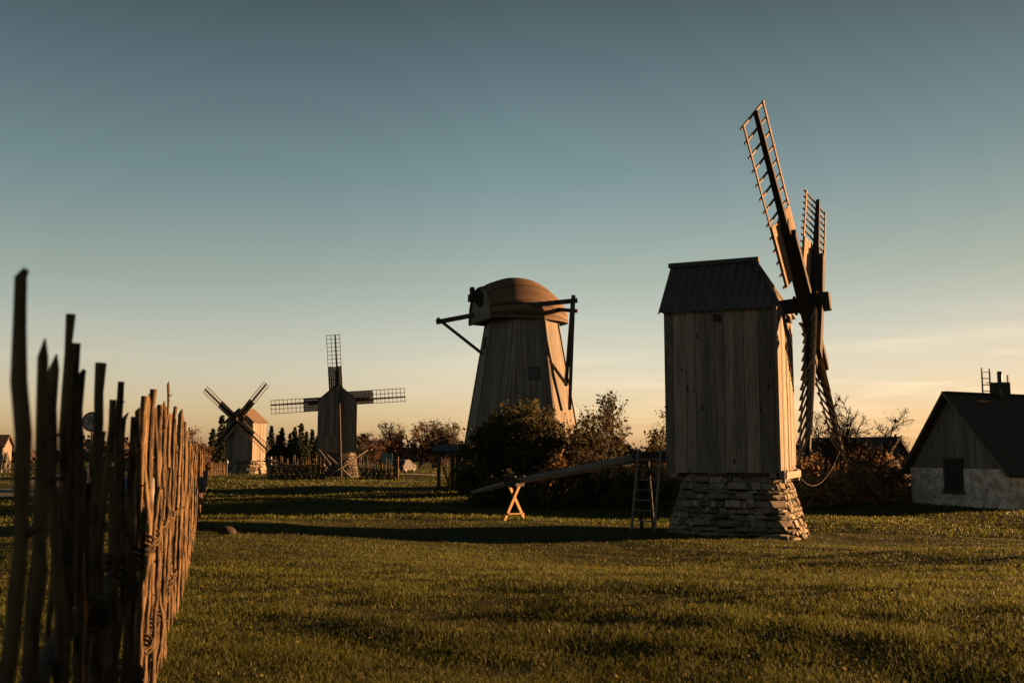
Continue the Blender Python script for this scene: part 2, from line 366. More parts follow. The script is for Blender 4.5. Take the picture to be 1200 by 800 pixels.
# ------------------------------------------------------------------ grass (countless) and fallen leaves
def grass(n, dmin, dmax, hmin, hmax, wk, name, label):
    d = (dmin ** -.55 + rng.random(n) * (dmax ** -.55 - dmin ** -.55)) ** (1 / -.55)
    th = rng.uniform(-rad(40), rad(44), n); x = d * np.sin(th) ; y = d * np.cos(th)
    clump = (np.sin(x * 2.1 + 1.7 * np.sin(y * 1.3)) * np.sin(y * 2.6 + 1.4 * np.sin(x * 1.7 + 2)) + .6 * np.sin(x * 5.3 + y * 1.1) * np.sin(y * 4.7 - x * 2)) 
    patch = np.sin(x * .55 + 1.2 * np.sin(y * .4)) * np.sin(y * .7 + .5)
    keep = rng.random(n) < np.clip(.62 + .25 * clump + .12 * patch, .12, 1); x, y, clump, patch, d = (k[keep] for k in (x, y, clump, patch, d)); n = len(x)
    z = G(x, y) - .008
    h = (hmin + (hmax - hmin) * rng.random(n) ** 1.6) * np.clip(1 + .28 * clump, .5, 1.5); w = np.maximum(.0035, d * wk) * rng.uniform(.7, 1.3, n)
    a = rng.uniform(0, 2 * PI, n); s = np.stack([np.cos(a), np.sin(a), np.zeros(n)], -1) * (w / 2)[:, None]
    b = rng.uniform(0, 2 * PI, n); lean = rng.uniform(.15, 1.0, n) * h; L = np.stack([np.cos(b) * lean, np.sin(b) * lean, np.zeros(n)], -1)
    p = np.stack([x, y, z], -1); up = np.stack([np.zeros(n), np.zeros(n), h], -1)
    v = np.stack([p - s, p + s, p + L * .3 + up * .6 + s * .8, p + L * .3 + up * .6 - s * .8, p + L + up * np.clip(1 - .25 * (lean / h), .5, 1)[:, None]], 1).reshape(-1, 3)
    o = (np.arange(n) * 5)[:, None]
    fl = np.concatenate([o + np.array([0, 1, 2, 3]), o + np.array([3, 2, 4])], 1).ravel(); sz = np.tile([4, 3], n)
    tone = np.clip(rng.normal(.42, .2, n) + .16 * patch + .12 * np.sin(x * .9 - y * .35 + 2 * np.sin(y * .21)), 0, 1); loc = np.repeat(np.stack([np.zeros(n), np.zeros(n), tone], -1), 5, 0)
    return tag(big_mesh(name, v, fl, sz, loc, M['grass']), label, 'grass', kind='stuff')
GRASS_N = 920000
grass(GRASS_N, 5.2, 60, .025, .078, .00056, 'grass', 'short rough olive meadow grass over the uneven ground')
grass(200000, 34, 150, .05, .13, .0011, 'far_grass', 'olive meadow grass further off towards the mills')
def scatter_leaves(n):
    d = (5.5 ** -.9 + rng.random(n) * (32 ** -.9 - 5.5 ** -.9)) ** (1 / -.9); th = rng.uniform(-rad(22), rad(28), n); x = d * np.sin(th); y = d * np.cos(th)
    x = np.where(rng.random(n) < .12, -.38 - .3 * y + rng.exponential(.6, n), x); z = G(x, y) + rng.uniform(.02, .06, n); s = rng.uniform(.005, .017, n)
    a = rng.uniform(0, 2 * PI, n); u = np.stack([np.cos(a), np.sin(a), rng.uniform(-.6, .6, n)], -1) * s[:, None]; w = np.stack([-np.sin(a), np.cos(a), rng.uniform(-.9, .9, n)], -1) * s[:, None] * .7
    p = np.stack([x, y, z], -1); v = np.stack([p - u, p - w, p + u, p + w], 1).reshape(-1, 3)
    return tag(big_mesh('fallen_leaves', v, np.arange(n * 4), np.full(n, 4), np.repeat(np.stack([x * 0, x * 0, rng.random(n)], -1), 4, 0), M['dead_leaf']), 'small yellow fallen leaves scattered on the grass', 'leaves', kind='stuff')
scatter_leaves(1700)

# ------------------------------------------------------------------ windmills
class Frame:
    """Local axes of a mill: n along the windshaft (out of the breast), q across, z up."""
    def __init__(s, c, az): s.c = V(*c); s.n = V(math.cos(az), math.sin(az), 0); s.q = V(-math.sin(az), math.cos(az), 0)
    def __call__(s, a, b, z): return s.c[:2].tolist() and V(*(s.c + s.n * a + s.q * b)[:2], z)

def plank_wall(m, p0, p1, z0, ztop, out, wid=.22, gap=.012, th=.035, zjit=0.0):
    """Vertical boards from p0 to p1 (xy), bottom z0, top given by ztop(t) along the wall; out = outward normal."""
    p0 = V(*p0[:2], 0); p1 = V(*p1[:2], 0); L = np.linalg.norm(p1 - p0); d = (p1 - p0) / L; t = 0
    while t < L - 1e-3:
        w = min(wid * R.uniform(.75, 1.3), L - t); w = L - t if L - t - w < .08 else w
        a, b = t + gap / 2, t + w - gap / 2; o = V(*out[:2], 0) * R.uniform(-.012, .016); zb = z0 - R.uniform(0, zjit)
        poly = [p0 + d * a + o + V(0, 0, zb), p0 + d * b + o + V(0, 0, zb), p0 + d * b + o + V(0, 0, ztop(b / L)), p0 + d * a + o + V(0, 0, ztop(a / L))]
        m.prism(poly, -V(*out[:2], 0) * th, grain=(0, 0, 1)); t += w

def stone_ring(center, az, z0, z1, h0, h1, expo=5.0, course=.16, length=.36, mat=None, parent=None, asp=1.0, name='stone_base'):
    """A dry-stone footing: courses of single rough stones round a rounded-square plan that narrows upwards."""
    m = MB(); c = V(*center[:2], 0); n_ = V(math.cos(az), math.sin(az), 0); q_ = V(-math.sin(az), math.cos(az), 0)
    def pt(an, h):
        ca, sa = math.cos(an), math.sin(an); r = h / (abs(ca) ** expo + abs(sa) ** expo) ** (1 / expo); return c + n_ * (r * ca) + q_ * (r * sa * asp)
    z = z0
    while z < z1 - .03:
        ch = min(course * R.uniform(.6, 1.6), z1 - z); hh = h0 + (h1 - h0) * (z - z0) / (z1 - z0); hh2 = h0 + (h1 - h0) * (z + ch - z0) / (z1 - z0)
        N = 220; P = [pt(2 * PI * i / N, hh) for i in range(N + 1)]; cum = np.concatenate([[0], np.cumsum([np.linalg.norm(P[i + 1] - P[i]) for i in range(N)])])
        s = R.uniform(0, .3)
        end = cum[-1] + s
        while s < end - .08:
            l = length * R.choice((.35, .5, .7, .8, 1.0, 1.3, 1.8)) * R.uniform(.8, 1.2); l = min(l, end - s)
            def on(u): 
                an = np.interp(u % cum[-1], cum, np.arange(N + 1)) / N * 2 * PI; return pt(an, hh), pt(an, hh2), an
            (a0, a1, _), (b0, b1, _), (m0, m1, an) = on(s + .008), on(s + l - .008), on(s + l / 2)
            dzs = R.uniform(-.022, .022); tl = R.uniform(-.02, .02); o = unit(m0 - c); sd = R.random(); push = R.uniform(-.022, .02); depth = .3; j = lambda k=.04: V(R.uniform(-k, k), R.uniform(-k, k), R.uniform(-k, k))
            zt = z + ch * R.choice((1, 1, .93, .86)) - R.uniform(.006, .03)
            ring = lambda f, sh, dz: [a0 + (m0 - a0) * sh + o * f + V(0, 0, z + dz) , b0 + (m0 - b0) * sh + o * f + V(0, 0, z + dz), b1 + (m1 - b1) * sh + o * f + V(0, 0, zt - dz), a1 + (m1 - a1) * sh + o * f + V(0, 0, zt - dz)]
            wob_ = [V(0, 0, dzs - tl), V(0, 0, dzs + tl), V(0, 0, dzs * 1.6 + tl), V(0, 0, dzs * 1.6 - tl)]; back = [p + V(0, 0, 0) for p in ring(-depth, 0, 0)]; mid_ = [p + j(.016) + w_ for p, w_ in zip(ring(push - .02, 0, 0), wob_)]; fr = [p + j(.03) + w_ for p, w_ in zip(ring(push + .02, .17, min(.03, ch * .22)), wob_)]
            vs_ = back + mid_ + fr; ls = [(p[0], p[2], sd) for p in vs_]
            fs = [(8, 9, 10, 11)] + [(i + 4 * k, (i + 1) % 4 + 4 * k, (i + 1) % 4 + 4 * k + 4, i + 4 * k + 4) for k in (0, 1) for i in range(4)]
            m.add(vs_, fs, ls); s += l
        z += ch
    return m.build(name, mat or M['stone'], parent)

def sail(parent, hub, d, s, ax, RR, stock, rails, r_in, bars, board_to=.5, board_cols=None, board_back=1, twist=10, stock_th=(.30, .13), bar_over=.06):
    """One sail: the stock (this part), and its lattice of rails and bars and its boards as sub-parts."""
    d, s, ax = unit(d), unit(s), unit(ax); c_, s_ = math.cos(rad(twist)), math.sin(rad(twist)); s2 = s * c_ + ax * s_; f2 = unit(np.cross(d, s2))
    if f2 @ ax < 0: f2 = -f2
    m = MB(); m.beam(hub, hub + d * RR * .46, stock_th[0], stock_th[0] * .8, ax, taper=.85); m.beam(hub + d * RR * .42 + ax * .01, hub + d * RR, stock_th[0] * .62, stock_th[0] * .5, ax, taper=stock_th[1] / stock_th[0] / .62)
    m.beam(hub + d * RR * .06 + ax * stock_th[0] * .5, hub + d * RR * .40 + ax * stock_th[0] * .45, stock_th[0] * .8, stock_th[0] * .4, ax)
    st = m.build('sail', M['tarred_wood'], parent)
    base = hub - f2 * .06
    l = MB()
    for o in rails: l.beam(base + d * RR * r_in + s2 * o, base + d * RR * 1.0 + s2 * o, .05, .04, f2)
    lo, hi = min(rails), max(rails)
    for i in range(bars):
        t = r_in + (1 - r_in) * (i + .15) / (bars - .7); l.beam(base + d * RR * t + s2 * (lo - bar_over) - f2 * .035, base + d * RR * t + s2 * (hi + bar_over) - f2 * .035, .05, .05, f2)
    l.build('lattice', M['sail_wood'], st)
    b = MB(); cols = board_cols or (lo, hi); k = lo if board_cols is None else cols[0]; end = cols[1]
    while k < end - .02:
        w = min(.19, end - k); b.beam(base + d * RR * (r_in + .005) + s2 * (k + w / 2) + f2 * .035 * board_back, base + d * RR * (board_to + R.uniform(-.006, .006)) + s2 * (k + w / 2) + f2 * .035 * board_back, w - .012, .022, f2); k += w
    b.build('boards', M['sail_wood'], st)
    return st

# --- the post mill nearest the camera
az1 = rad(-24); n1 = V(math.cos(az1), math.sin(az1), 0); q1 = V(-math.sin(az1), math.cos(az1), 0)
corner = V(7.78, 29.0, 0); HL, HW = 1.695, 1.475
C1 = corner - n1 * HL + q1 * HW; f1 = Frame(C1, az1)
ZB1, ZE1, ZR1, HIP = .92, 5.88, 7.42, .85
mill = thing('windmill', (C1[0], C1[1], GZ(C1[0], C1[1])), 'large post windmill of grey boards on a rounded dry-stone base, nearest of the mills', 'windmill', 'windmills on the meadow')
stone_ring(C1 + n1 * .12, az1, GZ(C1[0], C1[1]) - .45, .84, 2.10, 1.50, parent=mill, expo=4.2, asp=.95, course=.15, length=.30)
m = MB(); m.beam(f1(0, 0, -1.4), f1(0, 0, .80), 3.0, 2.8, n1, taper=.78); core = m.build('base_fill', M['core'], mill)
m = MB()
tops = lambda z: (lambda t: z)
plank_wall(m, f1(-HL, -HW, 0), f1(HL, -HW, 0), ZB1, tops(ZE1), -q1, .34, zjit=.05)
plank_wall(m, f1(HL, HW, 0), f1(-HL, HW, 0), ZB1, tops(ZE1), q1, .24)
plank_wall(m, f1(-HL, HW, 0), f1(-HL, -HW, 0), ZB1, lambda t: ZE1 + (ZR1 - ZE1) * (1 - abs(2 * t - 1)) * .97, -n1, .24)
plank_wall(m, f1(HL, -HW, 0), f1(HL, HW, 0), ZB1 - .02, tops(ZE1), n1, .22, zjit=.05)
# leaning breast gable above the eaves
nb = 13
for i in range(nb):
    b0, b1 = -HW + 2 * HW * i / nb, -HW + 2 * HW * (i + 1) / nb - .01; h0, h1 = 1 - abs(b0) / HW, 1 - abs(b1) / HW
    P = lambda b, h: f1(HL - (HL - HIP) * h, b, ZE1 + (ZR1 - ZE1) * h)
    if h0 > .001 or h1 > .001:
        poly = [P(b0, 0), P(b1, 0), P(b1, max(h1, 0.001)), P(b0, max(h0, 0.001))]
        m.prism(poly, -n1 * .04 - V(0, 0, .02), grain=(0, 0, 1))
body = m.build('body', M['grey_wood'], mill)
m = MB(); m.beam(f1(0, 0, ZB1 + .03), f1(0, 0, ZE1 - .02), 2 * HW - .1, 2 * HL - .1, n1); m.build('light_stop_box', M['core'], body)  # solid box added behind the boards to stop light leaking through the gaps
m = MB(); hp = at(836, 376, 28.0); hb = -HL + .48 * 2 * HL
m.box(f1(hb, -HW - .012, 5.52), (.2, .2, .21)); m.build('hatch', M['core'], mill)
m = MB()
for sg in (-1, 1): m.beam(f1(-HL - .1, sg * .95, .86), f1(HL + .12, sg * .95, .86), .24, .24)
for sg in (-1, 1): m.beam(f1(sg * 1.45, -HW - .03, .84), f1(sg * 1.45, HW + .03, .84), .2, .16)
m.beam(f1(HL + .03, -HW + .1, .84), f1(HL + .03, HW - .02, .84), .22, .2)
for b in (-HW + .1, HW - .1): m.beam(f1(HL + .045, b, .62), f1(HL + .045, b, .98), .17, .1, n1)
m.build('sill_beam', M['grey_wood'], mill)
# corrugated roof sheets, hipped back over the breast
m = MB(); OV = .16
for sg in (-1, 1):
    N = 132; A0, A1 = -HL - OV, HL + .10; sl = V(0, 0, 0); rows = []
    for i in range(N + 1):
        a = A0 + (A1 - A0) * i / N; ht = 1.0 if a < HIP else max(0.0, (A1 - a) / (A1 - HIP)); lift = .034 * math.cos(2 * PI * a / .25)
        eave = f1(a, sg * (HW + OV), ZE1 - .14 + lift); top = f1(a, sg * (HW + OV) * (1 - ht), ZE1 - .14 + (ZR1 + .05 - ZE1 + .14) * ht + lift)
        rows.append((eave, top, a))
    for i in range(N):
        (e0, t0, a0), (e1, t1, a1) = rows[i], rows[i + 1]
        vs_ = [e0, e1, t1, t0, e0 - V(0, 0, .02), e1 - V(0, 0, .02), t1 - V(0, 0, .02), t0 - V(0, 0, .02)]
        m.add(vs_, [(0, 1, 2, 3), (7, 6, 5, 4), (0, 4, 5, 1)], [(0, a0, .2)] * 8, True)
roof = m.build('roof', M['sheet'], mill)
m = MB(); m.beam(f1(-HL - OV - .04, 0, ZR1 + .055), f1(HIP + .12, 0, ZR1 + .06), .30, .14, taper=1); m.build('ridge_cap', M['sheet'], roof)
m = MB()
for sg in (-1, 1): m.beam(f1(HIP, sg * .02, ZR1 + .02), f1(HL + .06, sg * (HW + .1), ZE1 - .06), .14, .05, n1)
m.build('barge_board', M['beam_wood'], roof)
tau = rad(5); ax1 = n1 * math.cos(tau) + V(0, 0, math.sin(tau)); up1 = V(0, 0, math.cos(tau)) - n1 * math.sin(tau)
h0 = f1(HL, 0, 5.93)
m = MB(); m.beam(h0 - ax1 * .8, h0 + ax1 * .42, .40, .40, up1); m.beam(h0 + ax1 * .42, h0 + ax1 * 1.36, .52, .52, up1)
m.tube([h0 + ax1 * .30, h0 + ax1 * .36], .30, 10); 
for k in (-.12, .12): m.tube([h0 + ax1 * 1.0 + q1 * k + up1 * .25, h0 + ax1 * 1.0 + q1 * k + up1 * .34], .02, 6)
m.beam(h0 - q1 * .55 + V(0, 0, -.32), h0 + q1 * .8 + V(0, 0, -.32), .22, .16); m.build('windshaft', M['dark_wood'], mill)
for t, ph in ((.60, -50), (.60, 130), (.88, 50), (.88, 230)):
    p = rad(ph); d = up1 * math.cos(p) + q1 * math.sin(p); s = -up1 * math.sin(p) + q1 * math.cos(p)
    sail(mill, h0 + ax1 * t, d, s, ax1, 6.92, None, (-.58, .52), .17, 13, .50, (-.58, .52), 1, 26, (.40, .15), .10)
# tail pole, landing, prop
m = MB(); t0 = f1(-HL + .3, .1, 1.50); t1 = f1(-HL - 7.35, .1, .10); pts = []
for i in range(9):
    k = i / 8; pts.append(t0 + (t1 - t0) * k + V(0, 0, .14 * math.sin(PI * k) + .03 * math.sin(k * 9)))
m.tube(pts, [.15, .15, .145, .135, .125, .115, .10, .09, .06], 9, jitter=.12); m.build('tail_pole', M['pale_log'], mill)
m = MB()
m.beam(f1(-HL, -.55, 1.34), f1(-HL - 1.35, -.55, 1.40), .16, .2); m.beam(f1(-HL, .75, 1.34), f1(-HL - 1.35, .75, 1.40), .16, .2)
for i in range(6): m.beam(f1(-HL - .1 - .21 * i, -.68, 1.49), f1(-HL - .1 - .21 * i, .88, 1.49), .19, .045)
for b in (-.55, .75): m.tube([f1(-HL - 1.25, b, 1.3), f1(-HL - 1.05, b, -1.3)], .055, 7)
m.build('landing', M['dark_wood'], mill)
# rope that ties the lowest sail to the body
m = MB(); pA = f1(HL + .06, .75, .98); p = rad(130); pB = h0 + ax1 * .60 + (up1 * math.cos(p) + q1 * math.sin(p)) * 6.82; pts = []
for i in range(19):
    k = i / 18; pts.append(pA + (pB - pA) * k + V(0, 0, -.85 * 4 * k * (1 - k) * (1.1 - .3 * k)))
m.tube(pts, .008, 5); pts = [f1(HL + .06, -HW + .2 + 1.9 * i / 8, 1.10 - .18 * math.sin(PI * i / 8)) for i in range(9)]; m.tube(pts, .009, 5); m.build('tie_rope', M['rope'], mill)

# --- ladder against the landing, and the trestle under the tail pole
lp = f1(-HL - .70, -.86, 0); gz = GZ(lp[0], lp[1] - .5)
lad = thing('ladder', (lp[0], lp[1] - .5, gz), 'grey wooden ladder leaning on the landing beside the nearest windmill', 'ladder')
for k in (-.36, .36):
    m = MB(); m.beam(lp + n1 * (k - .1) - q1 * .55 + V(0, 0, gz - .03), lp + n1 * k + V(0, 0, 1.60), .075, .05, q1); m.build('rail', M['pale_log'], lad)
for i in range(7):
    t = .12 + i * .125; m = MB(); b_ = lp - n1 * .1 * (1 - t) - q1 * .55 * (1 - t) + V(0, 0, gz + (1.6 - gz) * t); m.tube([b_ - n1 * .36, b_ + n1 * .36], .022, 6); m.build('rung', M['pale_log'], lad)
tp = f1(-HL - 5.75, .1, 0); gz = GZ(tp[0], tp[1])
tr = thing('trestle', (tp[0], tp[1], gz), 'new pale wooden trestle with crossed legs under the end of the tail log', 'trestle')
lat = V(math.cos(rad(52)), math.sin(rad(52)), 0); dep = V(-lat[1], lat[0], 0)
for sgn in (-1, 1):
    for dd in (0,):
        m = MB(); o = dep * (dd + .035 * sgn); m.beam(tp + lat * .60 * sgn + o + V(0, 0, gz - .03), tp - lat * .24 * sgn + o + V(0, 0, gz + 1.15), .115, .06, dep); m.build('leg', M['new_wood'], tr)
m = MB(); m.beam(tp - lat * .48 - dep * .10 + V(0, 0, gz + .22), tp + lat * .24 - dep * .22 + V(0, 0, gz + .20), .05, .10, dep); m.build('brace', M['new_wood'], tr)
m = MB(); zt = gz + 1.10
m.prism([tp + lat * x + dep * -.26 + V(0, 0, zt + z) for x, z in ((-.22, .02), (.22, .02), (.32, .36), (.20, .38), (.13, .16), (-.13, .16), (-.20, .38), (-.32, .36))], dep * .5); cr_ = m.build('cradle', M['core'], tr)
for k in (-1, 1):
    m = MB(); m.tube([tp + lat * .25 * k - dep * .30 + V(0, 0, zt + .27), tp + lat * .25 * k - dep * .26 + V(0, 0, zt + .27)], .045, 8); m.build('bolt', M['lantern'], cr_)

# --- the two small post mills further off
def small_mill(label, c, az, zb, ze, zr, hl, hw, hub_z, RR, ph0, rails, front_sails=True, base=(1.9, 1.5), roofm='brown_roof', ov=.22):
    f = Frame(c, az); n_, q_ = f.n, f.q; z0 = GZ(c[0], c[1])
    T = thing('windmill', (c[0], c[1], z0), label, 'windmill', 'windmills on the meadow')
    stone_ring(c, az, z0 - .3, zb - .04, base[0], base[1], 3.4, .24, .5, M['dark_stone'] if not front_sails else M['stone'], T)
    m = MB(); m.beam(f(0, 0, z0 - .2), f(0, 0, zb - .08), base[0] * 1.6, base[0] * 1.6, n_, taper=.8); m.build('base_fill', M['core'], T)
    m = MB(); tp_ = lambda z: (lambda t: z); gab = lambda t: ze + (zr - ze) * (1 - abs(2 * t - 1))
    plank_wall(m, f(-hl, -hw, 0), f(hl, -hw, 0), zb, tp_(ze), -q_, .26, zjit=.05); plank_wall(m, f(hl, hw, 0), f(-hl, hw, 0), zb, tp_(ze), q_, .26, zjit=.05)
    plank_wall(m, f(-hl, hw, 0), f(-hl, -hw, 0), zb, gab, -n_, .26, zjit=.05); plank_wall(m, f(hl, -hw, 0), f(hl, hw, 0), zb, gab, n_, .26, zjit=.05)
    b = m.build('body', M['mill_wood' if False else 'grey_wood'], T)
    m = MB(); m.beam(f(0, 0, zb + .03), f(0, 0, ze - .02), 2 * hw - .1, 2 * hl - .1, n_); m.build('light_stop_box', M['core'], b)  # added box again, keeps light from leaking between the boards
    m = MB()
    for sg in (-1, 1):
        sl = unit(f(0, sg * hw, ze) - f(0, 0, zr)); e = f(0, sg * hw, ze) + sl * ov - V(*C0); r_ = f(0, 0, zr) - V(*C0)
        up_ = unit(np.cross(n_, sl)) * (1 if np.cross(n_, sl)[2] > 0 else -1)
        poly = [V(*C0) + p + n_ * a + up_ * .02 for p, a in ((e, -hl - ov), (e, hl + ov), (r_, hl + ov), (r_, -hl - ov))]; m.prism(poly, up_ * .06, grain=sl)
    m.build('roof', M[roofm], T)
    hub = f(hl + .1, 0, hub_z); m = MB(); m.beam(hub - n_ * .8, hub + n_ * .95, .42, .42); m.build('windshaft', M['beam_wood'], T)
    for i in range(4):
        p = rad(ph0 + 90 * i); rt = q_  # seen from outside the breast, q_ points to the viewer's left
        d = V(0, 0, 1) * math.cos(p) + rt * math.sin(p); s = -V(0, 0, 1) * math.sin(p) + rt * math.cos(p)
        sail(T, hub + n_ * (.45 + .25 * (i % 2)), d, s, n_, RR, None, rails, .14, 15, .52, None, 1, 5, (.30, .14), .05)
    return T, f
C0 = (0, 0, 0)
c3 = at(395.5, 500, 96.5); c3 = V(c3[0], c3[1], 0); az3 = rad(98.5)
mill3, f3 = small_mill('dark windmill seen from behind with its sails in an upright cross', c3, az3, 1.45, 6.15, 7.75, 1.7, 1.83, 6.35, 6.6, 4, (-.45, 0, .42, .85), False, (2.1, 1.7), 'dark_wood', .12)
# its tail pole, skirt and prop legs
m = MB(); m.beam(f3(-1.74, -.15, 6.9), f3(-2.6, -.5, GZ(c3[0], c3[1] - 2) - .1), .13, .13, n1); m.build('tail_pole', M['dark_wood'], mill3)
for (b0, z0_, b1, z1_) in ((1.15, 1.35, -1.9, -1.5), (-2.9, 1.55, 1.35, -1.4), (1.8, 1.75, .5, .2)):
    g0 = f3(-2.4, b0, z0_); g1 = f3(-3.6, b1, z1_); m = MB(); m.tube([g0, g1], .085, 7); m.build('prop_pole', M['pale_log'], mill3)
m = MB(); plank_wall(m, f3(-1.78, 1.88, 0), f3(-1.78, -1.88, 0), 1.3, tops(2.75), -f3.n, .25, zjit=.08)
for b in (.55, -1.15): m.beam(f3(-1.86, b, 1.7), f3(-1.86, b, 2.75), .1, .06, f3.n)
m.build('skirt', M['grey_wood'], mill3)
c4 = at(288.5, 500, 109.5); c4 = V(c4[0], c4[1], 0); az4 = rad(-103)
mill4, f4 = small_mill('small farthest windmill with sails in an X and a sunlit side wall', c4, az4, .40, 4.55, 5.95, 1.5, 1.62, 4.75, 5.05, 41, (-.42, 0, .38), True, (2.15, 1.85))

# --- the tall tower mill
cT = at(611.5, 560, 68.0); cT = V(cT[0], cT[1], 0); zT0 = GZ(cT[0], cT[1]); ZT1 = 10.25; RB, RT = 4.45, 2.52
tower = thing('windmill', (cT[0], cT[1], zT0), 'tall eight-sided tower windmill without sails under a rounded brown boarded cap', 'windmill', 'windmills on the meadow')
def oct_pt(k, z, grow=0.0):
    an = rad(-32 - 22.5 + 45 * k); t = (z - zT0) / (ZT1 - zT0); r = RB + (RT - RB) * t + grow; return cT + V(math.cos(an) * r, math.sin(an) * r, z)
m = MB(); zb = zT0 - .3
for k in range(8):
    a0, a1, b1, b0 = oct_pt(k, zb), oct_pt(k + 1, zb), oct_pt(k + 1, ZT1 + .3), oct_pt(k, ZT1 + .3); mid_ = (a0 + a1) / 2; w = np.linalg.norm(a1 - a0); w2 = np.linalg.norm(b1 - b0); N = 10
    for i in range(N):
        v0, v1 = a0 + (b0 - a0) * i / N, a0 + (b0 - a0) * (i + 1) / N; u0, u1 = a1 + (b1 - a1) * i / N, a1 + (b1 - a1) * (i + 1) / N
        h = lambda q_: np.linalg.norm(q_ - V(q_[0], q_[1], zb)) + k * 3.1
        wa, wb = w + (w2 - w) * i / N, w + (w2 - w) * (i + 1) / N
        m.add([v0, u0, u1, v1], [(0, 1, 2, 3)], [(v0[2] + k * 9, -wa / 2 + k * 31.45, k / 8), (u0[2] + k * 9, wa / 2 + k * 31.45, k / 8), (u1[2] + k * 9, wb / 2 + k * 31.45, k / 8), (v1[2] + k * 9, -wb / 2 + k * 31.45, k / 8)])
tw = m.build('tower', M['tower_wood'], tower, fix=True)
m = MB()
for k in range(8): m.beam(oct_pt(k, zb, .02), oct_pt(k, ZT1 + .2, .02), .16, .05, (oct_pt(k, 0) - cT) * V(1, 1, 0))
m.build('corner_board', M['grey_wood'], tower)
def tower_window(face, u, z, w, h, frame=.09, glass='glass', lean=True):
    a, b = oct_pt(face, z), oct_pt(face + 1, z); p = a + (b - a) * u; e = unit(b - a); out = unit(((a + b) / 2 - cT) * V(1, 1, 0)); t_ = unit(oct_pt(face, z + 1) + (oct_pt(face + 1, z + 1) - oct_pt(face, z + 1)) * u - p)
    m = MB(); 
    for sg in (-1, 1):
        m.beam(p + e * sg * w / 2 - t_ * h / 2 + out * .03, p + e * sg * w / 2 + t_ * h / 2 + out * .03, frame, .08, out); m.beam(p + t_ * sg * (h / 2) - e * (w / 2 + frame / 2) + out * .034, p + t_ * sg * h / 2 + e * (w / 2 + frame / 2) + out * .034, .08, frame, out)
    m.beam(p - t_ * h / 2 + out * .026, p + t_ * h / 2 + out * .026, .04, .05, out)
    W_ = m.build('window', M['beam_wood'], tower); m = MB(); m.quad(p - e * w / 2 - t_ * h / 2 + out * .015, p + e * w / 2 - t_ * h / 2 + out * .015, p + e * w / 2 + t_ * h / 2 + out * .015, p - e * w / 2 + t_ * h / 2 + out * .015); m.build('pane', M[glass], W_)
tower_window(7, .55, 6.55, .62, .8); tower_window(5, .55, 8.75, .5, .75, .12, 'white')
# boat-shaped cap
capz = ZT1 - .05; azc = rad(201); nc = V(math.cos(azc), math.sin(azc), 0); qc = V(-math.sin(azc), math.cos(azc), 0); cc = cT + V(0, 0, capz) - nc * .12
prof = [(3.30, 2.16, 2.26), (2.6, 2.42, 2.70), (1.7, 2.58, 3.02), (.6, 2.64, 3.16), (-.5, 2.56, 3.02), (-1.5, 2.34, 2.62), (-2.3, 1.98, 2.06), (-2.9, 1.55, 1.52), (-3.25, 1.05, 1.02), (-3.36, .6, .9)]
pa_ = np.array(prof[::-1]); sm_ = []
for a_ in np.concatenate([np.linspace(3.3, -2.9, 24), np.linspace(-3.0, -3.36, 6)]):
    ww, hh = 0, 0
    for da in np.linspace(-1.1, 1.1, 23):
        q_ = min(max(a_ + da * min(1, (a_ + 3.36) / 1.3, (3.3 - a_) / 1.3 + .15), -3.36), 3.3); ww += np.interp(q_, pa_[:, 0], pa_[:, 1]) / 23; hh += np.interp(q_, pa_[:, 0], pa_[:, 2]) / 23
    sm_.append((a_, ww, hh))
prof = sm_
def arch(a, w, h, N=22):
    out = []
    for i in range(N + 1):
        th = PI * i / N; ca, sa = math.cos(th), math.sin(th)
        out.append(cc + nc * (a * .93 + .08) + qc * (w * np.sign(ca) * abs(ca) ** .82) + V(0, 0, h * abs(sa) ** .9))
    return out
m = MB(); rows = [arch(*p) for p in prof]; N = 22; vs_, ls = [], []
for r_, p in zip(rows, prof):
    t = 0
    for i, v in enumerate(r_):
        vs_.append(v); ls.append((p[0] * 1.0 + 20, i * .342, .5))
fs = [(i * (N + 1) + k, i * (N + 1) + k + 1, (i + 1) * (N + 1) + k + 1, (i + 1) * (N + 1) + k) for i in range(len(rows) - 1) for k in range(N)]
m.add(vs_, fs, ls, True); m.add(rows[-1], [tuple(range(N + 1))], [(0, p[2], .3) for p in rows[-1]]); cap = m.build('cap', M['cap_wood'], tower, fix=True)
m = MB(); inn = [v - nc * .05 for v in rows[0]]; m.add(inn, [tuple(range(N + 1))], [(p[2], float((p - cc) @ qc), .4) for p in inn]); m.build('breast', M['tower_wood'], tower)
m = MB(); br = [v + nc * .03 for v in rows[0]]
for i in range(N): m.beam(br[i], br[i + 1], .10, .12, nc)
m.beam(br[0], br[-1], .14, .12, nc); m.build('breast_rim', M['cap_wood'], tower)
m = MB()  # skirt closing the cap from below
low = [p + V(0, 0, .02) for r_ in rows for p in (r_[0],)] + [p + V(0, 0, .02) for r_ in reversed(rows) for p in (r_[-1],)]
m.add(low, [tuple(range(len(low)))], [(p[0], p[1], .2) for p in low]); m.build('cap_floor', M['dark_wood'], tower)
sh = cc + nc * 3.2 + V(0, 0, 1.55); m = MB(); m.beam(sh - nc * .5, sh + nc * .75, .5, .5); m.beam(sh + nc * .42 - qc * .1 - V(0, 0, .1), sh + nc * .42 + V(0, 0, .75) - qc * .35, .34, .26, nc); m.tube([sh - nc * .1, sh + nc * .12], .55, 14); m.build('windshaft_stump', M['dark_wood'], tower)
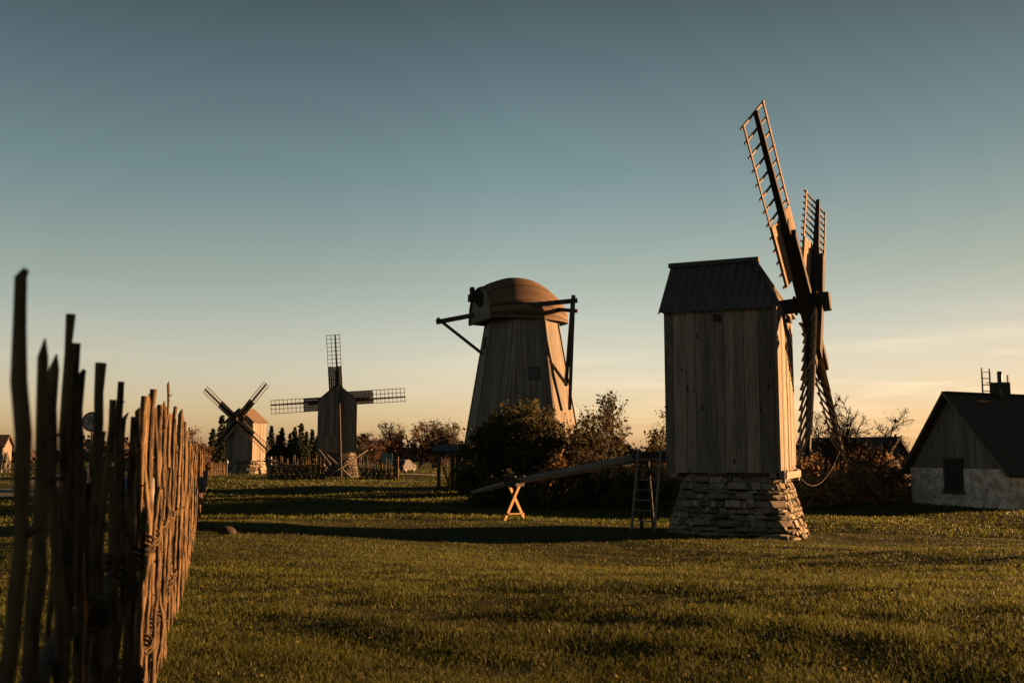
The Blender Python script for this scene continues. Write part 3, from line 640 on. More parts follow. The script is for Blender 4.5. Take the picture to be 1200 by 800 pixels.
# tail gear: two beams, hanging poles, brace
m = MB(); lt = at(513, 377.5, 66.0); m.beam(at(556, 369, 66.4), lt + V(-.1, 0, 0), .24, .3); m.beam(lt + V(-.05, .2, .3), at(566, 415, 66.2), .2, .2); m.beam(lt + V(0, -.3, .05), lt + V(0, .3, .05), .2, .2); m.build('brace_beam', M['beam_wood'], tower)
m = MB(); tp1 = at(672, 352, 66.0); m.beam(at(612, 358.5, 65.6), tp1 + V(.25, 0, 0), .26, .3); m.beam(at(648, 362, 67.2), at(677, 364.5, 66.4), .2, .24); m.build('tail_beam', M['beam_wood'], tower)
m = MB(); m.beam(at(672, 346, 66.1), at(667.5, 480, 66.1), .26, .26, taper=.8); m.beam(at(671, 352, 66.35), at(663, 452, 66.0), .18, .18); m.beam(at(663.5, 450, 65.95), at(644, 423, 65.6), .17, .17); m.build('tail_pole', M['beam_wood'], tower)

# --- lean-to shelter left of the tower
sp = at(530, 560, 65.0); gz = GZ(sp[0], sp[1])
shed = thing('shelter', (sp[0], sp[1], gz), 'low open-fronted wooden shelter on posts at the foot of the tower mill', 'shelter')
m = MB(); e0, e1 = at(506, 533.5, 63.8), at(562, 530.5, 63.8); zs = 1.32
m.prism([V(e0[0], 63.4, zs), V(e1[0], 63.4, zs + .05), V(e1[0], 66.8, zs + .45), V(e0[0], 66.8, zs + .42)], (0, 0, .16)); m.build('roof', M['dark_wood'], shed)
for px, Yp in ((514, 63.7), (531, 63.7), (514.5, 66.4), (530, 66.4), (545, 63.7)):
    p = at(px, 550, Yp); m = MB(); m.beam((p[0], Yp, gz - .4), (p[0], Yp, zs + (.02 if Yp < 65 else .32)), .2, .2, (0, 1, 0)); m.build('post', M['beam_wood'], shed)
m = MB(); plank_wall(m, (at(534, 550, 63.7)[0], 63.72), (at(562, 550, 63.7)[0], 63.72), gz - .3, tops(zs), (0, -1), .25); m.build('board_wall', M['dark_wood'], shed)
for i, (px, dz, tilt) in enumerate(((523, 1.5, .5), (526, 1.2, -.2))):
    p = at(px, 560, 65.2 + i * .4); o = thing('plank', (p[0], p[1], gz), ('short', 'longer')[i == 0] + ' pale sunlit plank leaning inside the open shelter', 'plank'); m = MB(); m.beam((p[0] + tilt * .6, p[1], gz - .05), (p[0] - tilt * .4, p[1] + .25, gz + dz), .14, .035, (0, 1, 0)); mm = m.build('plank', M['new_wood'], None)
    bpy.data.objects.remove(o); mm.name = 'leaning_plank'; tag(mm, ('shorter pale plank leaning upright inside the open shelter', 'longer pale plank leaning steeply inside the open shelter')[i == 0], 'plank')

# ------------------------------------------------------------------ houses
def hp_(px, d, z): p = at(px, 500, d); return V(p[0], d, z)
dl, dr = 49.0, 43.5
L0, R0 = hp_(1065, dl, 0), hp_(1179, dr, 0); tg = unit(R0 - L0); rd = V(-tg[1], tg[0], 0); rd = rd if rd[0] > 0 else -rd; outg = -rd; WG = np.linalg.norm(R0 - L0)
gx = V(*(L0[:2] + R0[:2]) / 2, GZ(*(L0[:2] + R0[:2]) / 2)) if False else V((L0[0] + R0[0]) / 2, (L0[1] + R0[1]) / 2, -1.2)
house = thing('house', gx, 'low whitewashed stone house with boarded gable and dark roof at the right edge', 'house', 'houses beyond the meadow')
ZW, ZA = .72, 4.14; LEN = 13.0
m = MB()
def wall_slab(m, a, b, z0, z1, out, th=.5):
    N = max(2, int(np.linalg.norm(b - a) / .45)); K = 6; vs_ = []; ls = []
    for i in range(N + 1):
        for k in range(K + 1):
            p = a + (b - a) * i / N; p = V(p[0], p[1], z0 + (z1 - z0) * k / K) + out * (R.uniform(-.03, .03) if 0 < i < N else 0); vs_.append(p); ls.append((i * .45, p[2], .4))
    m.add(vs_, [(i * (K + 1) + k, (i + 1) * (K + 1) + k, (i + 1) * (K + 1) + k + 1, i * (K + 1) + k + 1) for i in range(N) for k in range(K)], ls, True)
    m.quad(V(*a[:2], z1), V(*b[:2], z1), V(*(b - out * th)[:2], z1), V(*(a - out * th)[:2], z1))
wall_slab(m, L0, R0, -2.2, ZW, outg); Rb = R0 + rd * LEN; Lb = L0 + rd * LEN; wall_slab(m, R0, Rb, -2.2, ZW, tg); wall_slab(m, Rb, Lb, -2.2, ZW, rd); wall_slab(m, Lb, L0, -2.2, ZW, -tg)
hw_ = m.build('wall', M['plaster'], house)
ka = .465  # ridge sits a little left of the middle
apex = L0 + tg * WG * ka + V(0, 0, ZA)
for end, o_ in ((0, outg), (LEN, rd)):
    m = MB(); a, b = L0 + rd * end - o_ * .05, R0 + rd * end - o_ * .05
    plank_wall(m, a, b, ZW - .04, lambda t: ZW + (ZA - ZW) * (t / ka if t < ka else (1 - t) / (1 - ka)), o_, .19, .012, zjit=.04); m.build('gable', M['gable_wood'], house)
m = MB()
for sg, base_ in ((-1, L0), (1, R0)):
    e = V(base_[0], base_[1], ZW); ap = V(apex[0], apex[1], ZA); sl = unit(e - ap); e2 = e + sl * .42; up_ = np.cross(rd, sl); up_ = unit(up_ if up_[2] > 0 else -up_); N = 30; K = 14; vs_ = []; ls = []
    for i in range(N + 1):
        for k in range(K + 1):
            p = ap + (e2 - ap) * k / K + rd * (-.35 + (LEN + .7) * i / N) + up_ * (.08 + .02 * math.sin(i * 1.7 + k * 2.3) - .07 * math.sin(PI * i / N)); vs_.append(p); ls.append((k * .3, i * .4, .5))
    m.add(vs_, [(i * (K + 1) + k, (i + 1) * (K + 1) + k, (i + 1) * (K + 1) + k + 1, i * (K + 1) + k + 1) for i in range(N) for k in range(K)], ls, True)
    lo = [v - up_ * .10 for v in vs_]; m.add(lo, [(i * (K + 1) + k, (i + 1) * (K + 1) + k, (i + 1) * (K + 1) + k + 1, i * (K + 1) + k + 1) for i in range(N) for k in range(K)], ls)
rf = m.build('roof', M['tile'], house)
m = MB()
for base_ in (L0, R0):
    e = V(base_[0], base_[1], ZW); ap = V(apex[0], apex[1], ZA); sl = unit(e - ap); m.beam(ap - rd * .38 + V(0, 0, .05), e + sl * .44 - rd * .38 + V(0, 0, .05), .05, .2, rd)
m.build('barge_board', M['gable_wood'], rf)
m = MB(); [m.beam(V(apex[0], apex[1], ZA + .10 - .07 * math.sin(PI * i / 12)) + rd * (-.36 + (LEN + .7) * i / 12), V(apex[0], apex[1], ZA + .10 - .07 * math.sin(PI * (i + 1) / 12)) + rd * (-.36 + (LEN + .7) * (i + 1) / 12), .3, .07) for i in range(12)]; m.build('ridge_cap', M['tile'], rf)
wp = L0 + tg * WG * .47; m = MB()
for k in (-.5, .5): m.beam(wp + tg * k * 1.02 + outg * .02 + V(0, 0, -.36), wp + tg * k * 1.02 + outg * .02 + V(0, 0, 1.12), .13, .12, outg)
m.beam(wp - tg * .58 + outg * .03 + V(0, 0, 1.15), wp + tg * .58 + outg * .03 + V(0, 0, 1.15), .12, .14, outg); m.beam(wp - tg * .62 + outg * .05 + V(0, 0, -.36), wp + tg * .62 + outg * .05 + V(0, 0, -.36), .16, .08, outg)
wf = m.build('window', M['beam_wood'], house); m = MB(); m.quad(*[wp + tg * k + outg * .035 + V(0, 0, z) for k, z in ((-.46, -.32), (.46, -.32), (.46, 1.08), (-.46, 1.08))]); m.build('pane', M['core'], wf)
cp = V(apex[0], apex[1], ZA) + rd * 3.1; m = MB(); m.beam(cp + V(0, 0, -.4), cp + V(0, 0, .62), .62, .62, rd); ch = m.build('chimney', M['dark_stone'], rf)
m = MB(); m.tube([cp + V(0, 0, .6), cp + V(0, 0, 1.15)], .11, 8); m.build('chimney_pipe', M['iron'], rf)
m = MB(); lb = cp - rd * .75 - tg * .1
for k in (-.24, .24): m.beam(lb + rd * k + V(0, 0, -.15), lb + rd * k + V(0, 0, 1.30), .05, .05, rd)
for i in range(4): m.beam(lb - rd * .24 + V(0, 0, .2 + .3 * i), lb + rd * .24 + V(0, 0, .2 + .3 * i), .04, .04)
m.beam(cp + rd * .5 + V(0, 0, -.1), cp + rd * .5 + V(0, 0, 1.0), .06, .06, rd); m.beam(lb + V(0, 0, .6), cp + rd * .5 + V(0, 0, .6), .04, .04); m.build('roof_ladder', M['iron'], rf)
# distant barn with pale gable behind the hedge
bc = at(1052, 540, 78.0); barn = thing('barn', (bc[0], bc[1], -1.5), 'far low barn with dark thatched roof and weathered plank gable behind the hedge', 'barn', 'houses beyond the meadow')
fb = Frame((bc[0], bc[1], 0), rad(-62)); m = MB(); gz = -1.6; bz, ba, bh = .1, 2.3, 1.9
plank_wall(m, fb(0, -bh, 0), fb(0, bh, 0), gz, lambda t: bz + (ba - bz) * (1 - abs(2 * t - 1)), fb.n, .3); plank_wall(m, fb(-9, -bh, 0), fb(0, -bh, 0), gz, tops(bz), -fb.q, .3); plank_wall(m, fb(0, bh, 0), fb(-9, bh, 0), gz, tops(bz), fb.q, .3); plank_wall(m, fb(-9, bh, 0), fb(-9, -bh, 0), gz, lambda t: bz + (ba - bz) * (1 - abs(2 * t - 1)), -fb.n, .3)
m.build('wall', M['grey_wood'], barn); m = MB()
for sg in (-1, 1):
    m.prism([fb(.3, sg * (bh + .3), bz - .35), fb(-9.3, sg * (bh + .3), bz - .35), fb(-9.3, 0, ba + .05), fb(.3, 0, ba + .05)], V(0, 0, .22) + fb.q * sg * .12)
m.build('roof', M['tile'], barn)

# ------------------------------------------------------------------ vegetation
def leaf_quads(P, size, tone, flat=0.0, asp=.6):
    n = len(P); a = rng.normal(size=(n, 3)); a[:, 2] *= 1 - flat; a /= np.linalg.norm(a, axis=1)[:, None]; b = rng.normal(size=(n, 3)); b = np.cross(a, b); b /= np.linalg.norm(b, axis=1)[:, None]
    s = (size * np.exp(rng.normal(-.08, .42, n)))[:, None]; u = a * s; w = b * s * asp
    v = np.stack([P - u, P - w - u * .1, P + u, P + w - u * .1], 1).reshape(-1, 3); l = np.repeat(np.stack([np.zeros(n), np.zeros(n), np.clip(tone, 0, 1)], -1), 4, 0); return v, l
def leaf_mesh(name, v, l, mat, parent): return big_mesh(name, v, np.arange(len(v)), np.full(len(v) // 4, 4), l, mat, parent)
def grow(p, d, L, r, lev, maxlev, rnd, out, up=.25, kids=(3, 5), shrink=.62, wob=.22, ang=(.5, 1.0), start=.3):
    n = 5 if lev < 2 else 4; pts = [p]; dd = unit(d)
    for i in range(n):
        dd = unit(dd + V(rnd.gauss(0, wob), rnd.gauss(0, wob), rnd.gauss(0, wob) + up * .25)); pts.append(pts[-1] + dd * L / n)
    out.append((lev, pts, r))
    if lev < maxlev:
        for k in range(rnd.randint(*kids)):
            t = start + (1 - start) * (k + rnd.random()) / kids[1]; t = min(t, .98); i = min(int(t * n), n - 1); q_ = pts[i] + (pts[i + 1] - pts[i]) * (t * n - i)
            ax_ = unit(pts[i + 1] - pts[i]); s = unit(np.cross(ax_, V(rnd.gauss(0, 1), rnd.gauss(0, 1), rnd.gauss(0, 1)))); a = rnd.uniform(*ang)
            grow(q_, ax_ * math.cos(a) + s * math.sin(a), L * shrink * rnd.uniform(.7, 1.1) * (1.1 - .45 * t), r * .55, lev + 1, maxlev, rnd, out, up, kids, shrink, wob, ang, start * .6)
def make_tree(name, label, cat, base, H_, seed, leafmat, nleaf, leafsize, maxlev=3, kids=(3, 5), stems=1, spreadang=(.5, 1.0), group=None, trunk_r=None, len_k=.55, up=.25, cluster=.12, tone=(.2, .9), start=.3, twigmat='twig'):
    rnd = random.Random(seed); T = thing(name, base, label, cat, group); out = []; b = V(*base); r = trunk_r or H_ * .022
    for s in range(stems):
        tilt = V(rnd.gauss(0, .08), rnd.gauss(0, .08), 1) if stems == 1 else V(rnd.uniform(-.75, .75), rnd.uniform(-.75, .75), 1)
        grow(b + (V(rnd.uniform(-.15, .15), rnd.uniform(-.15, .15), -.1) if stems > 1 else V(0, 0, -.1)), tilt, H_ * len_k * rnd.uniform(.85, 1.15), r, 0, maxlev, rnd, out, up, kids, .66, .16, spreadang, start)
    top = max(p[2] for _, pts, _ in out for p in pts) - b[2]; k = H_ / top
    out = [(lv, [b + (p - b) * k for p in pts], rr) for lv, pts, rr in out]
    m = MB(); tw = MB()
    for lv, pts, rr in out:
        if lv <= 1: m.tube(pts, list(np.linspace(rr, rr * .45, len(pts))), 6 if lv == 0 else 5, caps=False)
        else: tw.tube(pts, list(np.linspace(max(rr, .010 if H_ > 2 else .004), max(rr * .4, .007 if H_ > 2 else .002), len(pts))), 3, caps=False)
    m.build('trunk', M[twigmat], T, fix=False)
    tips = [pts for lv, pts, _ in out if lv >= maxlev - 1]
    if tw.v: crown = tw.build('crown', M[twigmat], T, fix=False)
    else: crown = T
    if nleaf:
        P = []; to = []
        for i in range(nleaf):
            pts = tips[rnd.randrange(len(tips))]; t = rnd.random() * (len(pts) - 1); j = int(t); P.append(pts[j] + (pts[j + 1] - pts[j]) * (t - j) + V(rnd.gauss(0, 1), rnd.gauss(0, 1), rnd.gauss(0, 1)) * cluster)
        P = np.array(P); v, l = leaf_quads(P, leafsize, rng.uniform(tone[0], tone[1], len(P))); leaf_mesh('leaves', v, l, M[leafmat], crown)
    return T
def bush_cloud(lobes, n, clumps, cl_r):
    """Leaf points in clumps through the shells of several lobes (x, y, z, rx, ry, rz)."""
    w = np.array([l[3] * l[5] for l in lobes]); C = []
    for l, k in zip(lobes, np.maximum(4, (clumps * w / w.sum()).astype(int))):
        d = rng.normal(size=(k, 3)); d /= np.linalg.norm(d, axis=1)[:, None]; r = rng.uniform(.55, 1.06, k) ** .7; C.append(V(*l[:3]) + d * r[:, None] * V(*l[3:]))
    C = np.concatenate(C); i = rng.integers(0, len(C), n); rr = cl_r * rng.uniform(.4, 1.5, len(C)); P = C[i] + rng.normal(size=(n, 3)) * rr[i][:, None] * .55
    tone = np.clip(rng.uniform(0, 1, len(C))[i] * .7 + rng.uniform(0, .4, n), 0, 1); return P, tone
def make_bush(name, label, cat, base, lobes, n, size, mat, clumps, cl_r, seed, group=None, stems=7, twig_n=0):
    T = thing(name, base, label, cat, group); rnd = random.Random(seed); P, tone = bush_cloud(lobes, n, clumps, cl_r); ok = P[:, 2] > base[2] + .02; P, tone = P[ok], tone[ok]
    m = MB(); b = V(*base)
    for k in range(stems):
        l = lobes[rnd.randrange(len(lobes))]; e = V(l[0], l[1], l[2]) + V(rnd.uniform(-1, 1) * l[3], rnd.uniform(-1, 1) * l[4], rnd.uniform(0, .9) * l[5]); s = V(l[0] * .7 + b[0] * .3 + rnd.uniform(-.3, .3), l[1] * .7 + b[1] * .3, b[2] - .1)
        m.tube([s, s * .6 + e * .4 + V(rnd.uniform(-.2, .2), rnd.uniform(-.2, .2), .1), e], [.05, .035, .012], 5, caps=False)
    v, l = leaf_quads(P, size, tone); f_ = leaf_mesh('foliage', v, l, M[mat], T)
    if twig_n:
        for k in range(twig_n):
            i = rnd.randrange(len(P)); p = P[i]; l = lobes[rnd.randrange(len(lobes))]; d = unit(p - V(*l[:3]) + V(0, 0, l[5] * .8)); m.tube([p - d * .25, p + d * rnd.uniform(.15, .45) + V(rnd.uniform(-.1, .1), rnd.uniform(-.1, .1), 0)], [.012, .005], 3, caps=False)
    m.build('stems', M['twig'], T, fix=False)
    return T
def gp(px, d, dz=0.0):
    p = at(px, 540, d); return V(p[0], d, GZ(p[0], d) + dz)

# big bush in front of the tower mill
b = gp(612, 57.5); s_ = 57.5 / F
make_bush('bush', 'big dark dense bush in front of the tall tower mill', 'bush', b,
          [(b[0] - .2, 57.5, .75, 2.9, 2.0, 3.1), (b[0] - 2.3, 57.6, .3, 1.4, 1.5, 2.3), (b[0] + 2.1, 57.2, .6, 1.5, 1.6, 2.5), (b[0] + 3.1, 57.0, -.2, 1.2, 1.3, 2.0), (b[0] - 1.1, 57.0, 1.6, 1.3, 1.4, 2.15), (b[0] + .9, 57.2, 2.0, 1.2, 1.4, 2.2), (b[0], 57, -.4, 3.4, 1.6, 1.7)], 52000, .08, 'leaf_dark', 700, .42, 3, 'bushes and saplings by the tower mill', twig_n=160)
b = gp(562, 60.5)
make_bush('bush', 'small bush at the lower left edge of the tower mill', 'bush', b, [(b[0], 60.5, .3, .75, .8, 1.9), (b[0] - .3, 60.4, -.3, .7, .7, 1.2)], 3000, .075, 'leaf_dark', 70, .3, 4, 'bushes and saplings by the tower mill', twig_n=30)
# leafy sapling and its neighbours
make_tree('sapling', 'loose leafy young tree rising against the sky between tower mill and nearest mill', 'tree', gp(731, 53), 5.8, 21, 'leaf_warm', 1600, .075, 3, (4, 6), 2, (.35, .8), 'bushes and saplings by the tower mill', .06, .75, .4, .13, (.0, .7), .25)
b = gp(680, 55); make_tree('sapling', 'lower leafy sapling leaning out of the right flank of the big bush', 'tree', b, 4.6, 8, 'leaf_warm', 1700, .075, 3, (4, 6), 3, (.4, .9), 'bushes and saplings by the tower mill', .05, .75, .3, .15, (.0, .8), .2)
b = gp(768, 50); make_bush('bush', 'rounded dark bush half hidden behind the left wall of the nearest mill', 'bush', b, [(b[0], 50, -.1, 1.3, 1.2, 2.2), (b[0] + .6, 50, .5, 1.1, 1.0, 2.1), (b[0] - .8, 50, -.3, .8, .9, 1.3)], 8000, .065, 'leaf_warm', 150, .3, 5, 'bushes and saplings by the tower mill', twig_n=90)
b = gp(785, 52); make_tree('sapling', 'thin sparse sapling just left of the nearest mill', 'tree', b, 4.7, 31, 'leaf_warm', 1100, .065, 3, (3, 5), 3, (.4, .9), 'bushes and saplings by the tower mill', .04, .7, .3, .13, (0, .8), .2)
# hedges
def make_hedge(name, label, x0, x1, Y0, Y1, h, w, n, mat, seed, size=.07, group='hedges', twig_n=200):
    L = math.hypot(x1 - x0, Y1 - Y0); k = max(3, int(L / 1.0)); lob = []; rnd = random.Random(seed)
    for i in range(k):
        t = (i + .5) / k; x = x0 + (x1 - x0) * t + rnd.uniform(-.2, .2); y = Y0 + (Y1 - Y0) * t; hh = h * rnd.uniform(.8, 1.12); g_ = GZ(x, y); lob.append((x, y, g_ + hh * .45, .85, w * rnd.uniform(.8, 1.2), hh * .55))
    bx_ = (x0 + x1) / 2; by = (Y0 + Y1) / 2
    return make_bush(name, label, 'hedge', (bx_, by, min(l[2] for l in lob) - h * .5), lob, n, size, mat, int(n / 70), .26, seed, group, stems=k * 2, twig_n=twig_n)
xh = lambda px, d: at(px, 540, d)[0]
make_hedge('hedge', 'autumn hedge with orange leaves behind the tail log and ladder', xh(640, 51), xh(790, 47), 51, 47, 2.15, .8, 15000, 'leaf_hedge', 6)
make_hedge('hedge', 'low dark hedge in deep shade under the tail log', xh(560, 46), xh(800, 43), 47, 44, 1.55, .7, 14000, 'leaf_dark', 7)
make_hedge('hedge', 'long trimmed brown hedge between the nearest mill and the stone house', xh(925, 45), xh(1066, 49), 44.5, 50, 1.6, .7, 16000, 'leaf_hedge', 8)
make_hedge('hedge', 'taller unkempt dark thicket behind the trimmed hedge right of the nearest mill', xh(930, 55), xh(1062, 60), 55, 60, 2.9, 1.2, 14000, 'leaf_hedge', 9)
make_tree('bare_tree', 'bare apple tree with crooked twigs just right of the nearest mill sails', 'tree', gp(962, 50), 5.3, 44, 'leaf_rust', 500, .06, 4, (4, 6), 3, (.5, 1.1), 'bare apple trees', .08, .62, .15, .1, (.2, 1), .25)
make_tree('bare_tree', 'bare low apple tree reaching towards the stone house', 'tree', gp(1008, 51), 4.7, 52, 'leaf_rust', 400, .06, 4, (4, 6), 3, (.6, 1.2), 'bare apple trees', .07, .62, .1, .1, (.2, 1), .25)
# distant trees: a few built, the rest copied
def far_tree(px, d, h, src, rot, label, group, dz=0):
    c = copy_tree(src); p = gp(px, d); c.location = (p[0], p[1], p[2] - .1); c.rotation_euler = (0, 0, rot); c.scale = (h, h, h) if not isinstance(h, tuple) else h
    c['label'] = label; c['group'] = group; return c
protoA = make_tree('autumn_tree', 'x', 'tree', (0, 0, 0), 1.0, 61, 'leaf_rust', 900, .022, 4, (4, 6), 1, (.5, 1.0), None, .028, .5, .2, .035, (0, .6), .2)
protoB = make_tree('autumn_tree', 'x', 'tree', (0, 0, 0), 1.0, 67, 'twig', 1500, .016, 4, (4, 6), 2, (.4, .9), None, .024, .6, .25, .04, (.1, 1), .2)
g1_ = 'brown autumn trees beyond the mills'
A = [(240, 96, 4.6, protoA, 'bright rust-coloured autumn tree between the stake fence and the X-sailed mill'), (228, 118, 5.2, protoA, 'rust-coloured tree partly behind the far end of the stake fence'),
     (428, 190, 6.0, protoB, 'small far tree just right of the upright-sailed mill'), (437, 200, 5.0, protoA, 'small far tree third to the right of the upright-sailed mill'), (420, 185, 4.4, protoB, 'lowest far tree beside the right wall of the upright-sailed mill'),
     (470, 150, 7.0, protoB, 'tall brown tree above the turquoise panel, leftmost of its clump'), (484, 146, 6.6, protoA, 'reddish tree second from the left in the brown clump'), (497, 150, 7.2, protoB, 'tallest bare brown tree in the clump left of the shelter'),
     (510, 146, 6.9, protoB, 'bare brown tree directly left of the shelter roof'), (524, 150, 6.4, protoA, 'reddish tree rising over the shelter roof'), (537, 146, 6.2, protoB, 'brown tree beside the left foot of the tower mill'), (456, 165, 5.6, protoA, 'smaller tree at the left foot of the brown clump')]
for i, (px, d, h, s_, lab) in enumerate(A): far_tree(px, d, h * (1 + .0), s_, i * 1.3, lab, g1_)
for p_ in (protoA, protoB):
    for ch in [c for c in COL.objects if c.parent == p_ or (c.parent and c.parent.parent == p_)]: bpy.data.objects.remove(ch)
    bpy.data.objects.remove(p_)
def conifer(seed):
    rnd = random.Random(seed); T = thing('spruce_tree', (0, 0, 0), 'x', 'tree'); m = MB(); m.tube([(0, 0, -.05), (0, 0, .5), (0, 0, 1.0)], [.02, .013, .003], 6, caps=False); m.build('trunk', M['twig'], T, fix=False); P = []
    z = .12
    while z < .985:
        r = .31 * (1 - z) ** 1.25 * rnd.uniform(.75, 1.15) + .008; nb = max(4, int(9 * (1 - z) + 4)); a0 = rnd.random() * 6
        for k in range(nb):
            a = a0 + 2 * PI * k / nb + rnd.uniform(-.2, .2); rr = r * rnd.uniform(.6, 1.15)
            for j in range(12):
                t = (j + rnd.random()) / 12; P.append((math.cos(a) * rr * t + rnd.gauss(0, .008), math.sin(a) * rr * t + rnd.gauss(0, .008), z - rr * .55 * t * t + rnd.gauss(0, .008)))
        z += .035 + .02 * (1 - z)
    P = np.array(P); v, l = leaf_quads(P, .022, rng.random(len(P)), .4); leaf_mesh('crown', v, l, M['needle'], T); return T
cons = [conifer(1), conifer(2)]
C_ = [(250.5, 135, 7.2), (257.5, 138, 7.8), (263.5, 134, 6.4), (309, 172, 6.6), (317, 170, 7.3), (324, 174, 6.9), (331, 171, 7.5), (338, 172, 7.1), (345, 170, 7.2), (352, 174, 7.7), (358, 170, 6.6), (364, 172, 7.3), (370, 171, 7.0), (376, 173, 7.4)]
nth = ['first', 'second', 'third', 'fourth', 'fifth', 'sixth', 'seventh', 'eighth', 'ninth', 'tenth', 'eleventh', 'twelfth']
for i, (px, d, h) in enumerate(C_):
    lab = ('left of the three dark spruces behind the X-sailed mill', 'middle one of the three dark spruces behind the X-sailed mill', 'right of the three dark spruces, half behind the X-sailed mill')[i] if i < 3 else f'{nth[i - 3]} spruce from the left in the row between the two small mills'
    h *= R.uniform(.78, 1.16); px += R.uniform(-2, 2); far_tree(px, d, (h * 1.15, h * 1.15, h * .86), cons[i % 2], i * 2.1, lab, 'dark spruces beyond the mills')
for p_ in cons:
    for ch in [c for c in COL.objects if c.parent == p_]: bpy.data.objects.remove(ch)
    bpy.data.objects.remove(p_)
# the far-off wood along the skyline
def woods(n):
    th = rng.uniform(-rad(60), rad(60), n); d = rng.uniform(230, 340, n); prof_ = 4.5 + 1.6 * np.sin(th * 31) + 1.3 * np.sin(th * 77 + 1) + .9 * np.sin(th * 171 + 2) + 1.0 * np.sin(th * 9 + .5)
    z = -2.2 + prof_ * rng.random(n) ** .7 * 1.0 + rng.normal(0, .25, n); P = np.stack([d * np.sin(th), d * np.cos(th), z], -1); v, l = leaf_quads(P, .85, rng.random(n), 0, .9)
    return tag(big_mesh('distant_woods', v, np.arange(n * 4), np.full(n, 4), l, M['twig']), 'low brown far-off wood along the whole horizon', 'woods', kind='stuff')
woods(26000)

# ------------------------------------------------------------------ stake fences
def fence_line(y): return V(-.38 - .3 * y, y, 0)
fdir = unit(V(-.3, 1, 0)); fout = V(fdir[1], -fdir[0], 0)
def stake_mesh(m, base, top, r, rnd, n=7):
    d = top - base; N = 20; b1 = V(rnd.gauss(0, 1), rnd.gauss(0, 1), 0) * .016; b2 = V(rnd.gauss(0, 1), rnd.gauss(0, 1), 0) * .007; ph_ = rnd.random() * 6; pts = []; rr = []
    for i in range(N + 1):
        t = i / N; pts.append(base + d * t + b1 * math.sin(t * PI) + b2 * math.sin(t * 11 + ph_) + V(rnd.gauss(0, .0025), rnd.gauss(0, .0025), 0)); rr.append(r * (1.12 - .36 * t) * rnd.uniform(.84, 1.18))
    cut = rnd.choice((0, 0, 1, 2))
    if cut == 1: pts.append(pts[-1] + V(rnd.gauss(0, .012), rnd.gauss(0, .012), r * 2.2)); rr.append(r * .12)
    elif cut == 2: pts.append(pts[-1] + V(r * .5, 0, r * 1.0)); rr.append(r * .35)
    m.tube(pts, rr, n, jitter=.3)
    for k in range(rnd.randint(3, 7)):   # stubs of twigs
        i = rnd.randint(2, N - 1); a = rnd.random() * 2 * PI; m.tube([pts[i], pts[i] + V(math.cos(a), math.sin(a), .6) * (rr[i] + rnd.uniform(.006, .03))], [rr[i] * .35, rr[i] * .2], 5)
rnd = random.Random(77)
known = [(21, 325, .017), (33, 610, .016), (48, 418, .017), (58, 550, .015), (69, 432, .016), (80, 368, .014), (88, 402, .018), (95, 440, .017), (115, 425, .020), (122, 505, .014), (129, 468, .015), (140, 447, .018), (147, 492, .015), (157, 488, .021), (164, 482, .017), (169, 464, .027), (174, 470, .02), (180, 456, .03), (185, 484, .02), (189.5, 474, .026), (193, 478, .026), (196.5, 487, .022), (199, 485, .022)]
ST = []
for px, ty, r in known:
    y = .443 * 1000 / (250 - px); z = at(px, ty, y)[2]; ST.append((y, z, r, 0))
y = ST[-1][0] + .2
while y < 30: ST.append((y, GZ(*fence_line(y)[:2]) + rnd.gauss(1.98, .12), rnd.uniform(.014, .027), 1)); y += rnd.uniform(.11, .27)
for k in range(36): y = rnd.uniform(2.1, 4.6) if k < 20 else rnd.uniform(4, 9); ST.append((y, GZ(*fence_line(y)[:2]) + rnd.uniform(.8, 1.6), rnd.uniform(.011, .018), 1))
ST.sort()
fence = thing('stake_fence', (*fence_line(1.9)[:2], GZ(*fence_line(1.9)[:2])), 'long rough fence of upright bark-covered stakes running from the foreground towards the far mills', 'fence', 'stake fences')
far_m = MB(); cnt = 0
for i, (y, z, r, alt) in enumerate(ST):
    p = fence_line(y) + fout * ((.045 * (-1 if i % 2 else 1) + rnd.gauss(0, .012)) * alt); g_ = GZ(p[0], p[1]); ln = rnd.gauss(0, .020 if alt else .003) * z
    base = V(p[0], p[1], g_ - .15) - fdir * ln; top = V(p[0], p[1], z) + V(rnd.gauss(0, .015) * alt, 0, 0); 
    if cnt < 100: m = MB(); stake_mesh(m, base, top, r, rnd); m.build('stake', M['bark'], fence, fix=False); cnt += 1
    else: stake_mesh(far_m, base, top, r, rnd, 6)
o = far_m.build('far_stakes', M['bark'], fence, fix=False); o['kind'] = 'stuff'
for hz in (.45, 1.05):
    ys_ = np.arange(1.5, 31, 2.6)
    for a, b in zip(ys_[:-1], ys_[1:]):
        pts = [fence_line(t) + V(0, 0, GZ(*fence_line(t)[:2]) + hz + rnd.gauss(0, .03)) for t in np.linspace(a - .2, b + .2, 5)]; m = MB(); m.tube(pts, list(np.linspace(.032, .022, 5)), 7, jitter=.1); m.build('rail', M['bark'], fence, fix=False)
def withy(y, hz, turns=2.6):
    c = fence_line(y) + V(0, 0, GZ(*fence_line(y)[:2]) + hz); m = MB(); pts = []; N = int(turns * 12)
    for i in range(N + 1):
        a = 2 * PI * turns * i / N; pts.append(c + fout * math.cos(a) * .072 + V(0, 0, 1) * (math.sin(a) * .035 + (i / N - .5) * .07) + fdir * (math.sin(a) * .045))
    m.tube(pts, .009, 5); m.tube([pts[-1], pts[-1] + fout * .07 + V(0, 0, .05)], .009, 5); m.build('withy_binding', M['bark'], fence, fix=False)
for k in range(14):
    y = 3.2 + k * .8 + rnd.uniform(-.1, .1); withy(y, 1.05 + rnd.gauss(0, .03)); withy(y + .25, .45 + rnd.gauss(0, .03))
